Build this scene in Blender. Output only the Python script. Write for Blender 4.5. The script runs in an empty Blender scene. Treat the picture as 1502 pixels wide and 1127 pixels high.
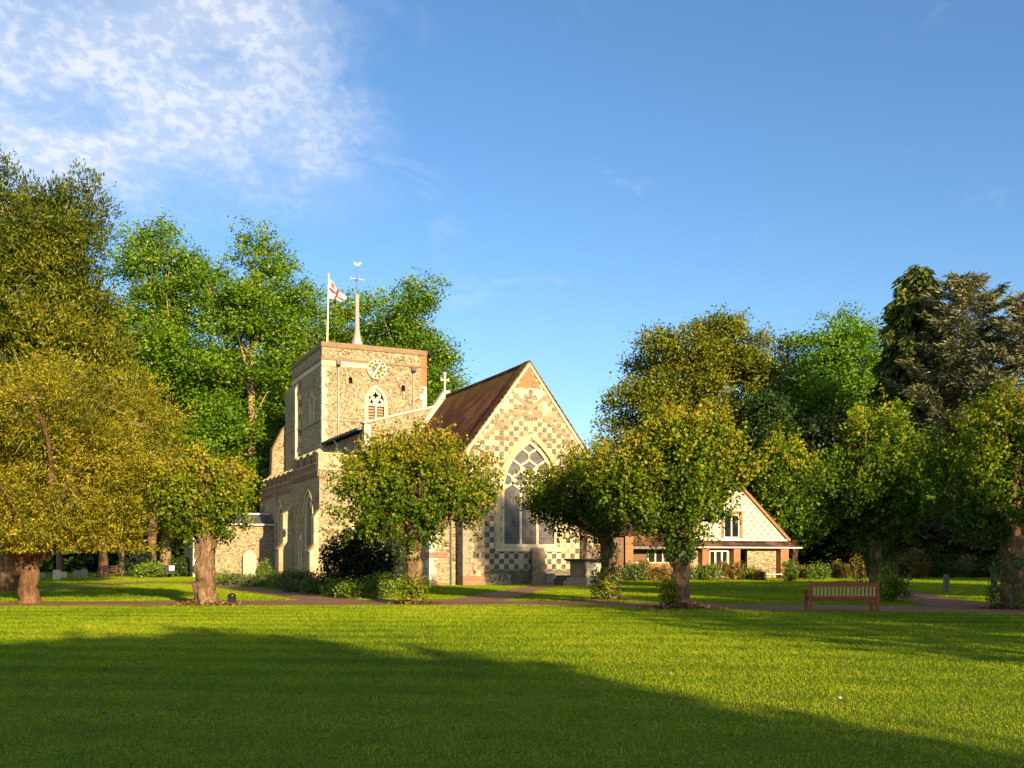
import bpy, bmesh, math, random
import numpy as np
from mathutils import Vector, Matrix, noise
from mathutils.geometry import tessellate_polygon

# ------------------------------------------------------------------ scene, camera, light
S = bpy.context.scene
COL = S.collection
R = math.radians
CAMH = 1.6
FPX, CXP, HYP = 1450.0, 751.0, 816.0          # focal length, centre and eye level measured in the photograph

cam = bpy.data.cameras.new('camera'); camo = bpy.data.objects.new('camera', cam); COL.objects.link(camo)
camo.location = (0, 0, CAMH); camo.rotation_euler = (R(90), 0, 0)
cam.sensor_width = 36; cam.lens = 36*FPX/1502; cam.shift_y = (HYP-563.5)/1502
cam.clip_start = 0.1; cam.clip_end = 3000
S.camera = camo

SUN_EL, SUN_AZ = 15.0, 152.5                   # azimuth clockwise from +Y: behind the camera, to its right
se, sa = R(SUN_EL), R(SUN_AZ)
SUNV = Vector((math.sin(sa)*math.cos(se), math.cos(sa)*math.cos(se), math.sin(se)))
sl = bpy.data.lights.new('sun', 'SUN'); sl.energy = 5.0; sl.angle = R(0.55); sl.color = (1.0, 0.785, 0.475)
so = bpy.data.objects.new('sun', sl); COL.objects.link(so)
so.rotation_euler = SUNV.to_track_quat('Z', 'Y').to_euler(); so.location = (60, -80, 40)

S.view_settings.view_transform = 'Standard'; S.view_settings.look = 'None'
S.view_settings.gamma = 1; S.view_settings.exposure = 1.08
S.cycles.max_bounces = 6; S.cycles.diffuse_bounces = 3; S.cycles.glossy_bounces = 2
S.cycles.transmission_bounces = 3; S.cycles.sample_clamp_indirect = 6

W = bpy.data.worlds.new('World'); S.world = W; W.use_nodes = True
def build_world():
    nt = W.node_tree; nt.nodes.clear(); N = nt.nodes.new; L = nt.links.new
    out = N('ShaderNodeOutputWorld'); bg = N('ShaderNodeBackground'); bg.inputs['Strength'].default_value = 0.095
    sky = N('ShaderNodeTexSky'); sky.sky_type = 'NISHITA'; sky.sun_disc = False
    sky.sun_elevation = se; sky.sun_rotation = sa; sky.air_density = 1.0; sky.dust_density = 0.45; sky.ozone_density = 3.0
    hsv = N('ShaderNodeHueSaturation'); hsv.inputs['Saturation'].default_value = 1.1
    L(sky.outputs[0], hsv.inputs['Color'])
    tint = N('ShaderNodeMix'); tint.data_type = 'RGBA'; tint.blend_type = 'MULTIPLY'; tint.inputs['Factor'].default_value = 1
    L(hsv.outputs[0], tint.inputs['A']); tint.inputs['B'].default_value = (1.0, 1.02, 1.06, 1)
    tc = N('ShaderNodeTexCoord'); sep = N('ShaderNodeSeparateXYZ'); L(tc.outputs['Generated'], sep.inputs[0])
    def m(op, a, b=None, clamp=False):
        n = N('ShaderNodeMath'); n.operation = op; n.use_clamp = clamp
        for i, v in enumerate((a, b)):
            if v is None: continue
            if isinstance(v, (int, float)): n.inputs[i].default_value = v
            else: L(v, n.inputs[i])
        return n.outputs[0]
    zz = m('ADD', m('MAXIMUM', sep.outputs[2], 0.0), .25)
    u = m('DIVIDE', sep.outputs[0], zz); v = m('DIVIDE', sep.outputs[1], zz)     # a curved cloud layer overhead
    cmb = N('ShaderNodeCombineXYZ'); L(u, cmb.inputs[0]); L(v, cmb.inputs[1])
    def ns(scale, detail, rough, dist=0.0, off=(0, 0, 0), sc=(1, 1, 1)):
        mp = N('ShaderNodeMapping'); mp.inputs['Location'].default_value = off; mp.inputs['Scale'].default_value = sc
        L(cmb.outputs[0], mp.inputs[0])
        n = N('ShaderNodeTexNoise'); n.inputs['Scale'].default_value = scale; n.inputs['Detail'].default_value = detail
        n.inputs['Roughness'].default_value = rough; n.inputs['Distortion'].default_value = dist
        L(mp.outputs[0], n.inputs['Vector']); return n.outputs['Fac']
    def ramp(x, a, b):
        n = N('ShaderNodeMapRange'); n.interpolation_type = 'SMOOTHSTEP'
        n.inputs['From Min'].default_value = a; n.inputs['From Max'].default_value = b
        L(x, n.inputs['Value']); return n.outputs['Result']
    # a bank of small puffs and thin veils to the left, a few wisps elsewhere
    big = ns(3.2, 4, .55, .3, (3.1, 1.7, 0)); mid = ns(9.0, 5, .6, .5, (5, 2, 0), (1, .8, 1)); small = ns(52.0, 3, .55, .2, (0, 0, 0), (1.0, .8, 1))
    left = m('MULTIPLY', ramp(m('ADD', u, m('MULTIPLY', m('SUBTRACT', mid, .5), .22)), -0.14, -0.30), ramp(v, 1.74, 1.42))
    bankm = m('MULTIPLY', left, ramp(m('ADD', big, m('MULTIPLY', mid, .45)), .50, .86))
    puffs = m('MULTIPLY', bankm, ramp(m('ADD', m('MULTIPLY', small, .85), m('MULTIPLY', mid, .35)), .52, .72))
    veil = m('MULTIPLY', left, m('ADD', m('MULTIPLY', bankm, .40), .16))
    wisp = m('MULTIPLY', ramp(ns(4.2, 5, .62, .8, (8, 3, 0), (1, .7, 1)), .58, .80), .25)
    f = m('MAXIMUM', m('ADD', m('MULTIPLY', puffs, .34), veil), wisp, True)
    f = m('MULTIPLY', f, ramp(sep.outputs[2], .02, .16))
    f = m('MINIMUM', f, .9)
    mix = N('ShaderNodeMix'); mix.data_type = 'RGBA'
    L(f, mix.inputs['Factor']); L(tint.outputs['Result'], mix.inputs['A']); mix.inputs['B'].default_value = (4.5, 4.7, 5.2, 1)
    L(mix.outputs['Result'], bg.inputs['Color']); L(bg.outputs[0], out.inputs['Surface'])
build_world()

# ------------------------------------------------------------------ helpers
def gat(px, py):
    """the spot of level ground seen at a point of the photograph"""
    Y = CAMH*FPX/(py-HYP); return (px-CXP)/FPX*Y, Y
def tag(o, label=None, cat=None, group=None, kind=None):
    if label: o['label'] = label
    if cat: o['category'] = cat
    if group: o['group'] = group
    if kind: o['kind'] = kind
    return o
def empty(name, loc=(0, 0, 0), rz=0.0):
    o = bpy.data.objects.new(name, None); COL.objects.link(o); o.location = loc; o.rotation_euler = (0, 0, rz)
    o.empty_display_size = .3; return o
def copy_tree(o, parent=None):
    c = o.copy(); COL.objects.link(c); c.parent = parent
    for ch in list(o.children): copy_tree(ch, c)
    return c

class MB:
    def __init__(s): s.v = []; s.f = []; s.mi = []; s.cur = 0; s.starts = []
    def add(s, vs, fs):
        b = len(s.v); s.starts.append((b, len(s.f))); s.v += [tuple(p) for p in vs]
        s.f += [[b+i for i in f] for f in fs]; s.mi += [s.cur]*len(fs); return s
    def box(s, x0, x1, y0, y1, z0, z1):
        return s.add([(x0,y0,z0),(x1,y0,z0),(x1,y1,z0),(x0,y1,z0),(x0,y0,z1),(x1,y0,z1),(x1,y1,z1),(x0,y1,z1)],
                     [(0,3,2,1),(4,5,6,7),(0,1,5,4),(1,2,6,5),(2,3,7,6),(3,0,4,7)])
    def frustum(s, x0, x1, y0, y1, z0, X0, X1, Y0, Y1, z1):
        return s.add([(x0,y0,z0),(x1,y0,z0),(x1,y1,z0),(x0,y1,z0),(X0,Y0,z1),(X1,Y0,z1),(X1,Y1,z1),(X0,Y1,z1)],
                     [(0,3,2,1),(4,5,6,7),(0,1,5,4),(1,2,6,5),(2,3,7,6),(3,0,4,7)])
    def prism(s, poly, d0, d1, mp):
        n = len(poly); vs = [mp(u, v, d0) for u, v in poly] + [mp(u, v, d1) for u, v in poly]
        return s.add(vs, [tuple(range(n)), tuple(range(2*n-1, n-1, -1))] + [(i, (i+1) % n, n+(i+1) % n, n+i) for i in range(n)])
    def wall(s, outer, holes, d0, d1, mp):
        loops = [outer]+holes; flat = [p for l in loops for p in l]; n = len(flat)
        tris = tessellate_polygon([[Vector((u, v, 0)) for u, v in l] for l in loops])
        vs = [mp(u, v, d0) for u, v in flat] + [mp(u, v, d1) for u, v in flat]
        fs = [tuple(t) for t in tris] + [tuple(n+i for i in reversed(t)) for t in tris]
        b = 0
        for l in loops:
            k = len(l); fs += [(b+i, b+(i+1) % k, n+b+(i+1) % k, n+b+i) for i in range(k)]; b += k
        return s.add(vs, fs)
    def ribbon(s, pts, w, d0, d1, mp, closed=False):
        P = [Vector(p) for p in pts]; n = len(P); L = []
        for i in range(n):
            a = P[i-1] if (i or closed) else P[i]; b = P[(i+1) % n] if (i < n-1 or closed) else P[i]
            t = (b-a)
            t = t.normalized() if t.length > 1e-9 else Vector((1, 0)); nn = Vector((-t.y, t.x))*(w/2)
            L.append((P[i]+nn, P[i]-nn))
        vs = []
        for a, b in L: vs += [mp(a.x, a.y, d0), mp(b.x, b.y, d0), mp(b.x, b.y, d1), mp(a.x, a.y, d1)]
        fs = []; m = n if closed else n-1
        for i in range(m):
            p = 4*i; q = 4*((i+1) % n)
            for k in range(4): fs.append((p+k, p+(k+1) % 4, q+(k+1) % 4, q+k))
        if not closed: fs += [(0, 1, 2, 3), (4*n-1, 4*n-2, 4*n-3, 4*n-4)]
        return s.add(vs, fs)
    def tube(s, pts, rad, sides=8, cap=True, lump=0.0, seed=0, fine=.5):
        P = [Vector(p) for p in pts]; n = len(P); vs = []; fs = []
        rad = rad if hasattr(rad, '__len__') else [rad]*n
        t0 = (P[1]-P[0]).normalized(); ref = Vector((1, 0, 0)) if abs(t0.x) < .8 else Vector((0, 1, 0))
        for i in range(n):
            t = (P[min(i+1, n-1)]-P[max(i-1, 0)]).normalized()
            a = (ref - t*ref.dot(t)).normalized(); b = t.cross(a); ref = a
            for k in range(sides):
                an = 2*math.pi*k/sides; d = a*math.cos(an)+b*math.sin(an)
                r = rad[i]
                if lump: r *= 1+lump*noise.noise(Vector((d.x*1.7+seed, d.y*1.7, P[i].z*2.2+P[i].x)))+lump*fine*noise.noise(Vector((d.x*2.6+seed, d.y*2.6, P[i].z*4.4)))+lump*.35*noise.noise(Vector((d.x*6+seed, d.y*6, P[i].z*9)))
                vs.append(P[i]+d*r)
        for i in range(n-1):
            for k in range(sides):
                fs.append((i*sides+k, i*sides+(k+1) % sides, (i+1)*sides+(k+1) % sides, (i+1)*sides+k))
        if cap: fs += [tuple(range(sides-1, -1, -1)), tuple(range((n-1)*sides, n*sides))]
        return s.add(vs, fs)
    def lathe(s, prof, c=(0, 0, 0), sides=16):
        vs = []; n = len(prof)
        for r, z in prof:
            for k in range(sides):
                a = 2*math.pi*k/sides; vs.append((c[0]+r*math.cos(a), c[1]+r*math.sin(a), c[2]+z))
        fs = [(i*sides+k, i*sides+(k+1) % sides, (i+1)*sides+(k+1) % sides, (i+1)*sides+k) for i in range(n-1) for k in range(sides)]
        fs += [tuple(range(sides-1, -1, -1)), tuple(range((n-1)*sides, n*sides))]
        return s.add(vs, fs)
    def build_each(s, name, mat, parent=None, **kw):
        """one object for every shape added"""
        st = s.starts+[(len(s.v), len(s.f))]
        for (v0, f0), (v1, f1) in zip(st[:-1], st[1:]):
            m_ = MB(); m_.v = s.v[v0:v1]; m_.f = [[i-v0 for i in f] for f in s.f[f0:f1]]; m_.mi = [0]*len(m_.f); m_.build(name, mat, parent, **kw)
    def build(s, name, mat, parent=None, smooth=False, bevel=0.0, recalc=True):
        me = bpy.data.meshes.new(name); me.from_pydata(s.v, [], s.f)
        mats = mat if isinstance(mat, (list, tuple)) else [mat]
        for m_ in mats: me.materials.append(m_)
        if len(mats) > 1: me.polygons.foreach_set('material_index', s.mi)
        if recalc:
            bm = bmesh.new(); bm.from_mesh(me); bmesh.ops.recalc_face_normals(bm, faces=bm.faces)
            if bevel: bmesh.ops.bevel(bm, geom=[e for e in bm.edges if len(e.link_faces) == 2 and e.calc_face_angle(0) > .6], offset=bevel, segments=1, affect='EDGES', clamp_overlap=True)
            bm.to_mesh(me); bm.free()
        if smooth: me.polygons.foreach_set('use_smooth', [True]*len(me.polygons))
        o = bpy.data.objects.new(name, me); COL.objects.link(o)
        if parent: o.parent = parent
        return o

MX = lambda u, v, d: (u, d, v)        # wall facing -y (or +y): u is x
MY = lambda u, v, d: (d, u, v)        # wall facing -x (or +x): u is y

def arch(cx, a, zs, h, n=9):
    """pointed arch from (cx-a, zs) over the apex to (cx+a, zs)"""
    Rr = (a*a+h*h)/(2*a); c = cx-a+Rr; th = math.atan2(h, cx-c); out = []
    for i in range(n+1):
        t = math.pi+(th-math.pi)*i/n; out.append((c+Rr*math.cos(t), zs+Rr*math.sin(t)))
    return out+[(2*cx-p[0], p[1]) for p in reversed(out[:-1])]
def opening(cx, a, z0, zs, h, n=9): return [(cx-a, z0)]+arch(cx, a, zs, h, n)+[(cx+a, z0)]

# ------------------------------------------------------------------ materials
def mat(name):
    m = bpy.data.materials.new(name); m.use_nodes = True; nt = m.node_tree; nt.nodes.clear()
    out = nt.nodes.new('ShaderNodeOutputMaterial'); return m, nt, out
class NT:
    def __init__(s, nt): s.nt = nt
    def n(s, t, **kw):
        x = s.nt.nodes.new(t)
        for k, v in kw.items(): setattr(x, k, v)
        return x
    def set(s, inp, v):
        if v is None: return
        if hasattr(v, 'is_linked') or hasattr(v, 'links'): s.nt.links.new(v, inp)
        else: inp.default_value = v
    def math(s, op, a, b=None, c=None, clamp=False):
        x = s.n('ShaderNodeMath', operation=op, use_clamp=clamp)
        for i, v in enumerate((a, b, c)): s.set(x.inputs[i], v)
        return x.outputs[0]
    def mix(s, f, a, b, blend='MIX'):
        x = s.n('ShaderNodeMix', data_type='RGBA', blend_type=blend)
        s.set(x.inputs['Factor'], f); s.set(x.inputs['A'], a); s.set(x.inputs['B'], b); return x.outputs['Result']
    def ramp(s, f, stops):
        x = s.n('ShaderNodeValToRGB'); e = x.color_ramp.elements
        while len(e) < len(stops): e.new(.5)
        for q, (p, c) in zip(e, stops): q.position = p; q.color = (*c, 1) if len(c) == 3 else c
        s.set(x.inputs[0], f); return x.outputs[0]
    def step(s, f, a, b):
        x = s.n('ShaderNodeMapRange', interpolation_type='SMOOTHSTEP'); s.set(x.inputs['Value'], f)
        x.inputs['From Min'].default_value = a; x.inputs['From Max'].default_value = b; return x.outputs['Result']
    def noise(s, vec, scale, detail=4, rough=.55, dist=0, col=False):
        x = s.n('ShaderNodeTexNoise'); s.set(x.inputs['Vector'], vec); x.inputs['Scale'].default_value = scale
        x.inputs['Detail'].default_value = detail; x.inputs['Roughness'].default_value = rough; x.inputs['Distortion'].default_value = dist
        return x.outputs['Color' if col else 'Fac']
    def vor(s, vec, scale, feat='F1', rnd=1.0):
        x = s.n('ShaderNodeTexVoronoi', feature=feat); s.set(x.inputs['Vector'], vec); x.inputs['Scale'].default_value = scale
        x.inputs['Randomness'].default_value = rnd; return x
    def obj(s): return s.n('ShaderNodeTexCoord').outputs['Object']
    def uvwall(s):
        """wall coordinates for walls built square to the object's axes: (x+y, z)"""
        sp = s.n('ShaderNodeSeparateXYZ'); s.set(sp.inputs[0], s.obj())
        c = s.n('ShaderNodeCombineXYZ'); s.set(c.inputs[0], s.math('ADD', sp.outputs[0], sp.outputs[1])); s.set(c.inputs[1], sp.outputs[2])
        return c.outputs[0], sp
    def bump(s, h, strength=.5, dist=.02):
        x = s.n('ShaderNodeBump'); x.inputs['Strength'].default_value = strength; x.inputs['Distance'].default_value = dist
        s.set(x.inputs['Height'], h); return x.outputs[0]
    def bsdf(s, out, col, rough=.9, spec=.3, normal=None, metal=0.0):
        b = s.n('ShaderNodeBsdfPrincipled'); s.set(b.inputs['Base Color'], col); s.set(b.inputs['Roughness'], rough)
        b.inputs['Specular IOR Level'].default_value = spec; b.inputs['Metallic'].default_value = metal
        if normal is not None: s.set(b.inputs['Normal'], normal)
        s.nt.links.new(b.outputs[0], out.inputs['Surface']); return b
def c4(c): return (*c, 1)

def m_plain(name, col, rough=.8, spec=.3, var=.25, scale=6, bump=.15, metal=0.0):
    m, nt, out = mat(name); s = NT(nt); v = s.obj(); n1 = s.noise(v, scale, 5, .65); n2 = s.noise(v, scale*.23, 3)
    f = s.math('ADD', s.math('MULTIPLY', n1, .6), s.math('MULTIPLY', n2, .4))
    d = tuple(max(0, x*(1-var*1.6)) for x in col); l = tuple(min(1, x*(1+var)) for x in col)
    s.bsdf(out, s.ramp(f, [(.3, d), (.5, col), (.72, l)]), rough, spec, s.bump(n1, bump, .02), metal); return m

def flint_col(s, v, cell=8.5, lo=(.06, .046, .03), mid=(.26, .2, .125), hi=(.52, .425, .265), mortar=(.43, .35, .21)):
    wv = s.noise(v, 3.0, 2, .5, 0, True)
    mv = s.n('ShaderNodeVectorMath', operation='MULTIPLY_ADD'); s.set(mv.inputs[0], wv); mv.inputs[1].default_value = (.12, .12, .12); s.set(mv.inputs[2], v)
    V1 = s.vor(mv.outputs[0], cell); E = s.vor(mv.outputs[0], cell, 'DISTANCE_TO_EDGE')
    sp = s.n('ShaderNodeSeparateColor'); s.set(sp.inputs[0], V1.outputs['Color'])
    big = s.noise(v, .55, 4, .6)
    tone = s.math('ADD', sp.outputs[0], s.math('MULTIPLY', s.math('SUBTRACT', big, .5), .9))
    stone = s.ramp(tone, [(.08, lo), (.42, mid), (.72, hi), (.95, mid)])
    e = s.step(E.outputs['Distance'], .03, .12)
    mo = s.mix(s.noise(v, 1.2, 4), c4(tuple(x*.75 for x in mortar)), c4(mortar))
    return s.mix(e, mo, stone), e, sp.outputs[1]

def m_flint(name, zs=1.0, brick=0.0, **kw):
    m, nt, out = mat(name); s = NT(nt); v = s.obj()
    if zs != 1.0:
        mp = s.n('ShaderNodeMapping'); mp.inputs['Scale'].default_value = (1, 1, zs); s.set(mp.inputs[0], v); v = mp.outputs[0]
    col, e, r = flint_col(s, v, **kw)
    if brick: col = s.mix(s.math('MULTIPLY', s.math('GREATER_THAN', r, 1-brick), e), col, c4((.34, .13, .06)))
    dirt = s.step(s.noise(v, .35, 5, .65), .52, .75)
    col = s.mix(s.math('MULTIPLY', dirt, .35), col, c4((.2, .15, .09)))
    s.bsdf(out, col, .85, .25, s.bump(s.math('ADD', e, s.math('MULTIPLY', r, .3)), .6, .03)); return m

def m_checker(name, size=.33, pale_squares=False):
    m, nt, out = mat(name); s = NT(nt); uv, sp = s.uvwall(); v = s.obj()
    fcol, e, r = flint_col(s, v, cell=13, lo=(.035, .028, .02), mid=(.095, .073, .046), hi=(.22, .175, .105), mortar=(.20, .158, .096))
    wob = s.noise(uv, 1.3, 3, .5, 0, True)
    mv = s.n('ShaderNodeVectorMath', operation='MULTIPLY_ADD'); s.set(mv.inputs[0], wob); mv.inputs[1].default_value = (.10, .10, 0); s.set(mv.inputs[2], uv)
    sc = s.n('ShaderNodeVectorMath', operation='SCALE'); s.set(sc.inputs[0], mv.outputs[0]); sc.inputs['Scale'].default_value = 1/size
    fl = s.n('ShaderNodeVectorMath', operation='FLOOR'); s.set(fl.inputs[0], sc.outputs[0])
    fr = s.n('ShaderNodeVectorMath', operation='FRACTION'); s.set(fr.inputs[0], sc.outputs[0])
    wn = s.n('ShaderNodeTexWhiteNoise', noise_dimensions='2D'); s.set(wn.inputs['Vector'], fl.outputs[0])
    ws = s.n('ShaderNodeSeparateColor'); s.set(ws.inputs[0], wn.outputs['Color'])
    fs = s.n('ShaderNodeSeparateXYZ'); s.set(fs.inputs[0], fl.outputs[0])
    ch = s.math('PINGPONG', s.math('ADD', fs.outputs[0], fs.outputs[1]), 1)      # 0/1 squares
    ch = s.math('GREATER_THAN', ch, .5)
    q = s.n('ShaderNodeSeparateXYZ'); s.set(q.inputs[0], fr.outputs[0])
    dx = s.math('ABSOLUTE', s.math('SUBTRACT', q.outputs[0], .5)); dy = s.math('ABSOLUTE', s.math('SUBTRACT', q.outputs[1], .5))
    joint = s.step(s.math('MAXIMUM', dx, dy), .43, .485)
    stone = s.ramp(ws.outputs[0], [(.0, (.34, .255, .145)), (.35, (.49, .41, .26)), (.75, (.56, .485, .325)), (1, (.66, .605, .47))])
    stone = s.mix(s.math('MULTIPLY', s.noise(v, 9, 5), .45), stone, c4((.38, .29, .17)))
    # high up the squares are mixed with paler rubble; a few flint squares were replaced by stone
    up = s.step(sp.outputs[2], 5.0, 10.5)
    pale, e2, r2 = flint_col(s, v, cell=10, lo=(.07, .055, .035), mid=(.19, .15, .095), hi=(.38, .31, .195), mortar=(.31, .25, .155))
    fc = s.mix(s.math('MULTIPLY', up, .9), fcol, pale)
    lost = s.math('GREATER_THAN', ws.outputs[1], s.math('SUBTRACT', .96, s.math('MULTIPLY', up, .14)))
    isst = s.math('MAXIMUM', ch, lost)
    gone = s.math('GREATER_THAN', ws.outputs[2], s.math('SUBTRACT', .98, s.math('MULTIPLY', up, .2)))
    isst = s.math('MULTIPLY', isst, s.math('SUBTRACT', 1, gone))
    if pale_squares:
        sq = s.step(s.math('MAXIMUM', dx, dy), .40, .33); stone = s.mix(.55, stone, c4((.72, .68, .58))); fc = s.mix(sq, stone, s.mix(.6, stone, fcol))
    col = s.mix(isst, fc, stone)
    col = s.mix(s.math('MULTIPLY', joint, .6), col, c4((.45, .37, .24)))
    low = s.step(sp.outputs[2], .95, .7)                                            # rubble footing, as in the photo
    col = s.mix(low, col, s.mix(.25, fcol, pale))
    s.bsdf(out, col, .85, .25, s.bump(s.math('ADD', e, s.math('MULTIPLY', joint, -.5)), .5, .02)); return m

def m_brick(name, c1=(.36, .13, .055), c2=(.25, .085, .04), mortar=(.36, .27, .17), bw=.23, rh=.075):
    m, nt, out = mat(name); s = NT(nt); uv, sp = s.uvwall()
    b = s.n('ShaderNodeTexBrick'); s.set(b.inputs['Vector'], uv); b.inputs['Scale'].default_value = 1
    b.inputs['Brick Width'].default_value = bw; b.inputs['Row Height'].default_value = rh; b.inputs['Mortar Size'].default_value = .008
    b.inputs['Color1'].default_value = c4(c1); b.inputs['Color2'].default_value = c4(c2); b.inputs['Mortar'].default_value = c4(mortar)
    n = s.noise(s.obj(), 1.1, 4, .6); mp = s.n('ShaderNodeMapping'); mp.inputs['Scale'].default_value = (.9, .9, 7.5); s.set(mp.inputs[0], s.obj()); bn = s.noise(mp.outputs[0], 1.6, 5, .7)
    bcol = s.mix(s.step(bn, .45, .62), s.mix(.55, b.outputs['Color'], c4(mortar)), b.outputs['Color'])
    col = s.mix(s.step(n, .4, .75), bcol, s.mix(.45, bcol, c4((.16, .09, .05))))
    s.bsdf(out, col, .88, .2, s.bump(s.math('MULTIPLY', b.outputs['Fac'], -1), .5, .015)); return m

def m_tiles(name, base=(.085, .04, .026), alt=(.05, .028, .02), moss=(.075, .06, .022), zmoss=None):
    m, nt, out = mat(name); s = NT(nt); v = s.obj(); sp = s.n('ShaderNodeSeparateXYZ'); s.set(sp.inputs[0], v)
    c = s.n('ShaderNodeCombineXYZ'); s.set(c.inputs[0], s.math('ADD', sp.outputs[0], sp.outputs[1])); s.set(c.inputs[1], sp.outputs[2])
    # the course lines depend on height only; joints run along the eaves direction (y)
    s.set(c.inputs[0], sp.outputs[1])
    b = s.n('ShaderNodeTexBrick'); s.set(b.inputs['Vector'], c.outputs[0]); b.inputs['Scale'].default_value = 1
    b.inputs['Brick Width'].default_value = .2; b.inputs['Row Height'].default_value = .13; b.inputs['Mortar Size'].default_value = .022
    b.inputs['Color1'].default_value = c4(base); b.inputs['Color2'].default_value = c4(alt); b.inputs['Mortar'].default_value = c4((.018, .011, .008))
    n = s.noise(v, .8, 6, .7)
    col = s.mix(s.step(n, .46, .62), b.outputs['Color'], s.mix(.55, b.outputs['Color'], c4((.30, .13, .06))))
    n4 = s.noise(v, 3.2, 5, .75); col = s.mix(s.math('MULTIPLY', s.step(n4, .5, .68), .7), col, c4((.05, .03, .02)))
    if zmoss is not None:
        up = s.math('MULTIPLY', s.step(s.math('ADD', sp.outputs[2], s.math('MULTIPLY', n, 3.0)), zmoss, zmoss+2.6), .8)
        col = s.mix(up, col, c4(moss))
    saw = s.math('FRACT', s.math('DIVIDE', sp.outputs[2], .13))
    s.bsdf(out, col, .95, .05, s.bump(s.math('ADD', s.math('MULTIPLY', saw, -1), s.math('MULTIPLY', n, .6)), .8, .03)); return m

def m_leaf(name, stops, trans=.3, gloss=.05):
    m, nt, out = mat(name); s = NT(nt)
    a = s.n('ShaderNodeAttribute', attribute_name='tint'); col = s.ramp(a.outputs['Fac'], stops)
    d = s.n('ShaderNodeBsdfDiffuse'); s.set(d.inputs[0], col)
    t = s.n('ShaderNodeBsdfTranslucent'); s.set(t.inputs[0], s.mix(1.0, col, c4((1.15, 1.2, .5)), 'MULTIPLY'))
    mx = s.n('ShaderNodeMixShader'); mx.inputs[0].default_value = trans
    nt.links.new(d.outputs[0], mx.inputs[1]); nt.links.new(t.outputs[0], mx.inputs[2])
    g = s.n('ShaderNodeBsdfGlossy'); g.inputs['Roughness'].default_value = .45; g.inputs['Color'].default_value = (.8, .8, .8, 1)
    m2 = s.n('ShaderNodeMixShader'); m2.inputs[0].default_value = gloss
    nt.links.new(mx.outputs[0], m2.inputs[1]); nt.links.new(g.outputs[0], m2.inputs[2])
    nt.links.new(m2.outputs[0], out.inputs['Surface']); return m

def m_bark(name, a=(.12, .075, .045), b=(.26, .175, .105), c=(.05, .035, .022), scale=5):
    m, nt, out = mat(name); s = NT(nt); v = s.obj()
    mp = s.n('ShaderNodeMapping'); mp.inputs['Scale'].default_value = (1, 1, .25); s.set(mp.inputs[0], v)
    n = s.noise(mp.outputs[0], scale*2, 6, .7, .6); n2 = s.noise(v, scale*.4, 4)
    col = s.ramp(s.math('ADD', s.math('MULTIPLY', n, .65), s.math('MULTIPLY', n2, .35)), [(.3, c), (.46, a), (.62, b)])
    s.bsdf(out, col, .92, .15, s.bump(n, .9, .06)); return m

M = {}
M['flint'] = m_flint('flint_rubble')
M['flint_tower'] = m_flint('tower_rubble', cell=8.0, lo=(.09, .062, .034), mid=(.27, .205, .12), hi=(.48, .39, .235), mortar=(.38, .295, .175))
M['flint_mix'] = m_flint('patched_rubble', brick=.16, cell=4.6, lo=(.05, .04, .028), mid=(.24, .18, .11), hi=(.56, .46, .29), mortar=(.36, .28, .17))
M['flint_yellow'] = m_flint('rag_rubble', zs=1.9, cell=6.0, lo=(.12, .08, .042), mid=(.33, .25, .145), hi=(.52, .42, .255), mortar=(.39, .30, .175))
M['checker'] = m_checker('flint_chequer', .30)
M['stone'] = m_plain('limestone', (.56, .465, .295), .85, .25, .22, 5, .2)
M['stone_pale'] = m_plain('pale_stone', (.62, .54, .38), .85, .25, .15, 5, .2)
M['stone_ochre'] = m_plain('ochre_stone', (.52, .385, .19), .85, .25, .22, 5, .2)
M['stone_grey'] = m_plain('weathered_stone', (.30, .25, .18), .9, .2, .35, 7, .3)
M['dial_dark'] = m_plain('dial_stone', (.17, .125, .075), .9, .2, .3, 7, .2)
M['stone_brown'] = m_plain('brown_stone', (.25, .185, .11), .9, .2, .35, 6, .3)
M['pink'] = m_plain('pinkish_tile_band', (.34, .215, .13), .9, .2, .3, 9, .2)
M['verge'] = m_plain('verge_mortar', (.5, .385, .26), .9, .2, .25, 7, .2)
M['brick'] = m_brick('red_brick')
M['brick_shaded'] = m_brick('shaded_brick', (.22, .075, .035), (.15, .05, .025), (.2, .14, .09))  # red brick darkened to carry the shade on the link wall
M['ashlar'] = m_brick('ashlar_stone', (.60, .50, .32), (.46, .36, .21), (.36, .28, .17), .62, .34)
M['brick_cap'] = m_brick('weathered_brick', (.27, .17, .08), (.19, .115, .06), (.27, .2, .12))
M['brick_orange'] = m_brick('orange_brick', (.42, .16, .055), (.26, .09, .032), (.34, .21, .11))
M['tiles'] = m_tiles('old_clay_tiles', (.23, .082, .033), (.13, .05, .024), (.16, .11, .025), zmoss=12.0)
M['tiles2'] = m_tiles('hall_tiles', (.15, .066, .036), (.09, .042, .026))
M['lead'] = m_plain('lead_sheet', (.20, .19, .19), .55, .4, .2, 3, .1)
M['lead_pale'] = m_plain('weathered_lead', (.30, .29, .275), .6, .3, .15, 4, .1)
M['slate'] = m_plain('grey_slate', (.085, .08, .08), .6, .4, .25, 4, .1)
M['white'] = m_plain('white_paint', (.66, .63, .56), .5, .4, .05, 4, .03)
M['gold'] = m_plain('dial_paint', (.62, .48, .2), .5, .4, .12, 6, .05)
M['dark'] = m_plain('dark_void', (.015, .012, .010), .9, .1, .2, 4, .05)
M['pipe'] = m_plain('cast_iron', (.16, .14, .125), .55, .4, .25, 6, .1)
M['pipe_grey'] = m_plain('painted_pipe', (.36, .32, .26), .55, .4, .2, 6, .1)
M['timber'] = m_plain('louvre_timber', (.36, .24, .14), .8, .2, .25, 8, .2)
M['tomb_dark'] = m_plain('blackened_stone', (.10, .085, .065), .9, .2, .4, 6, .3)
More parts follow.
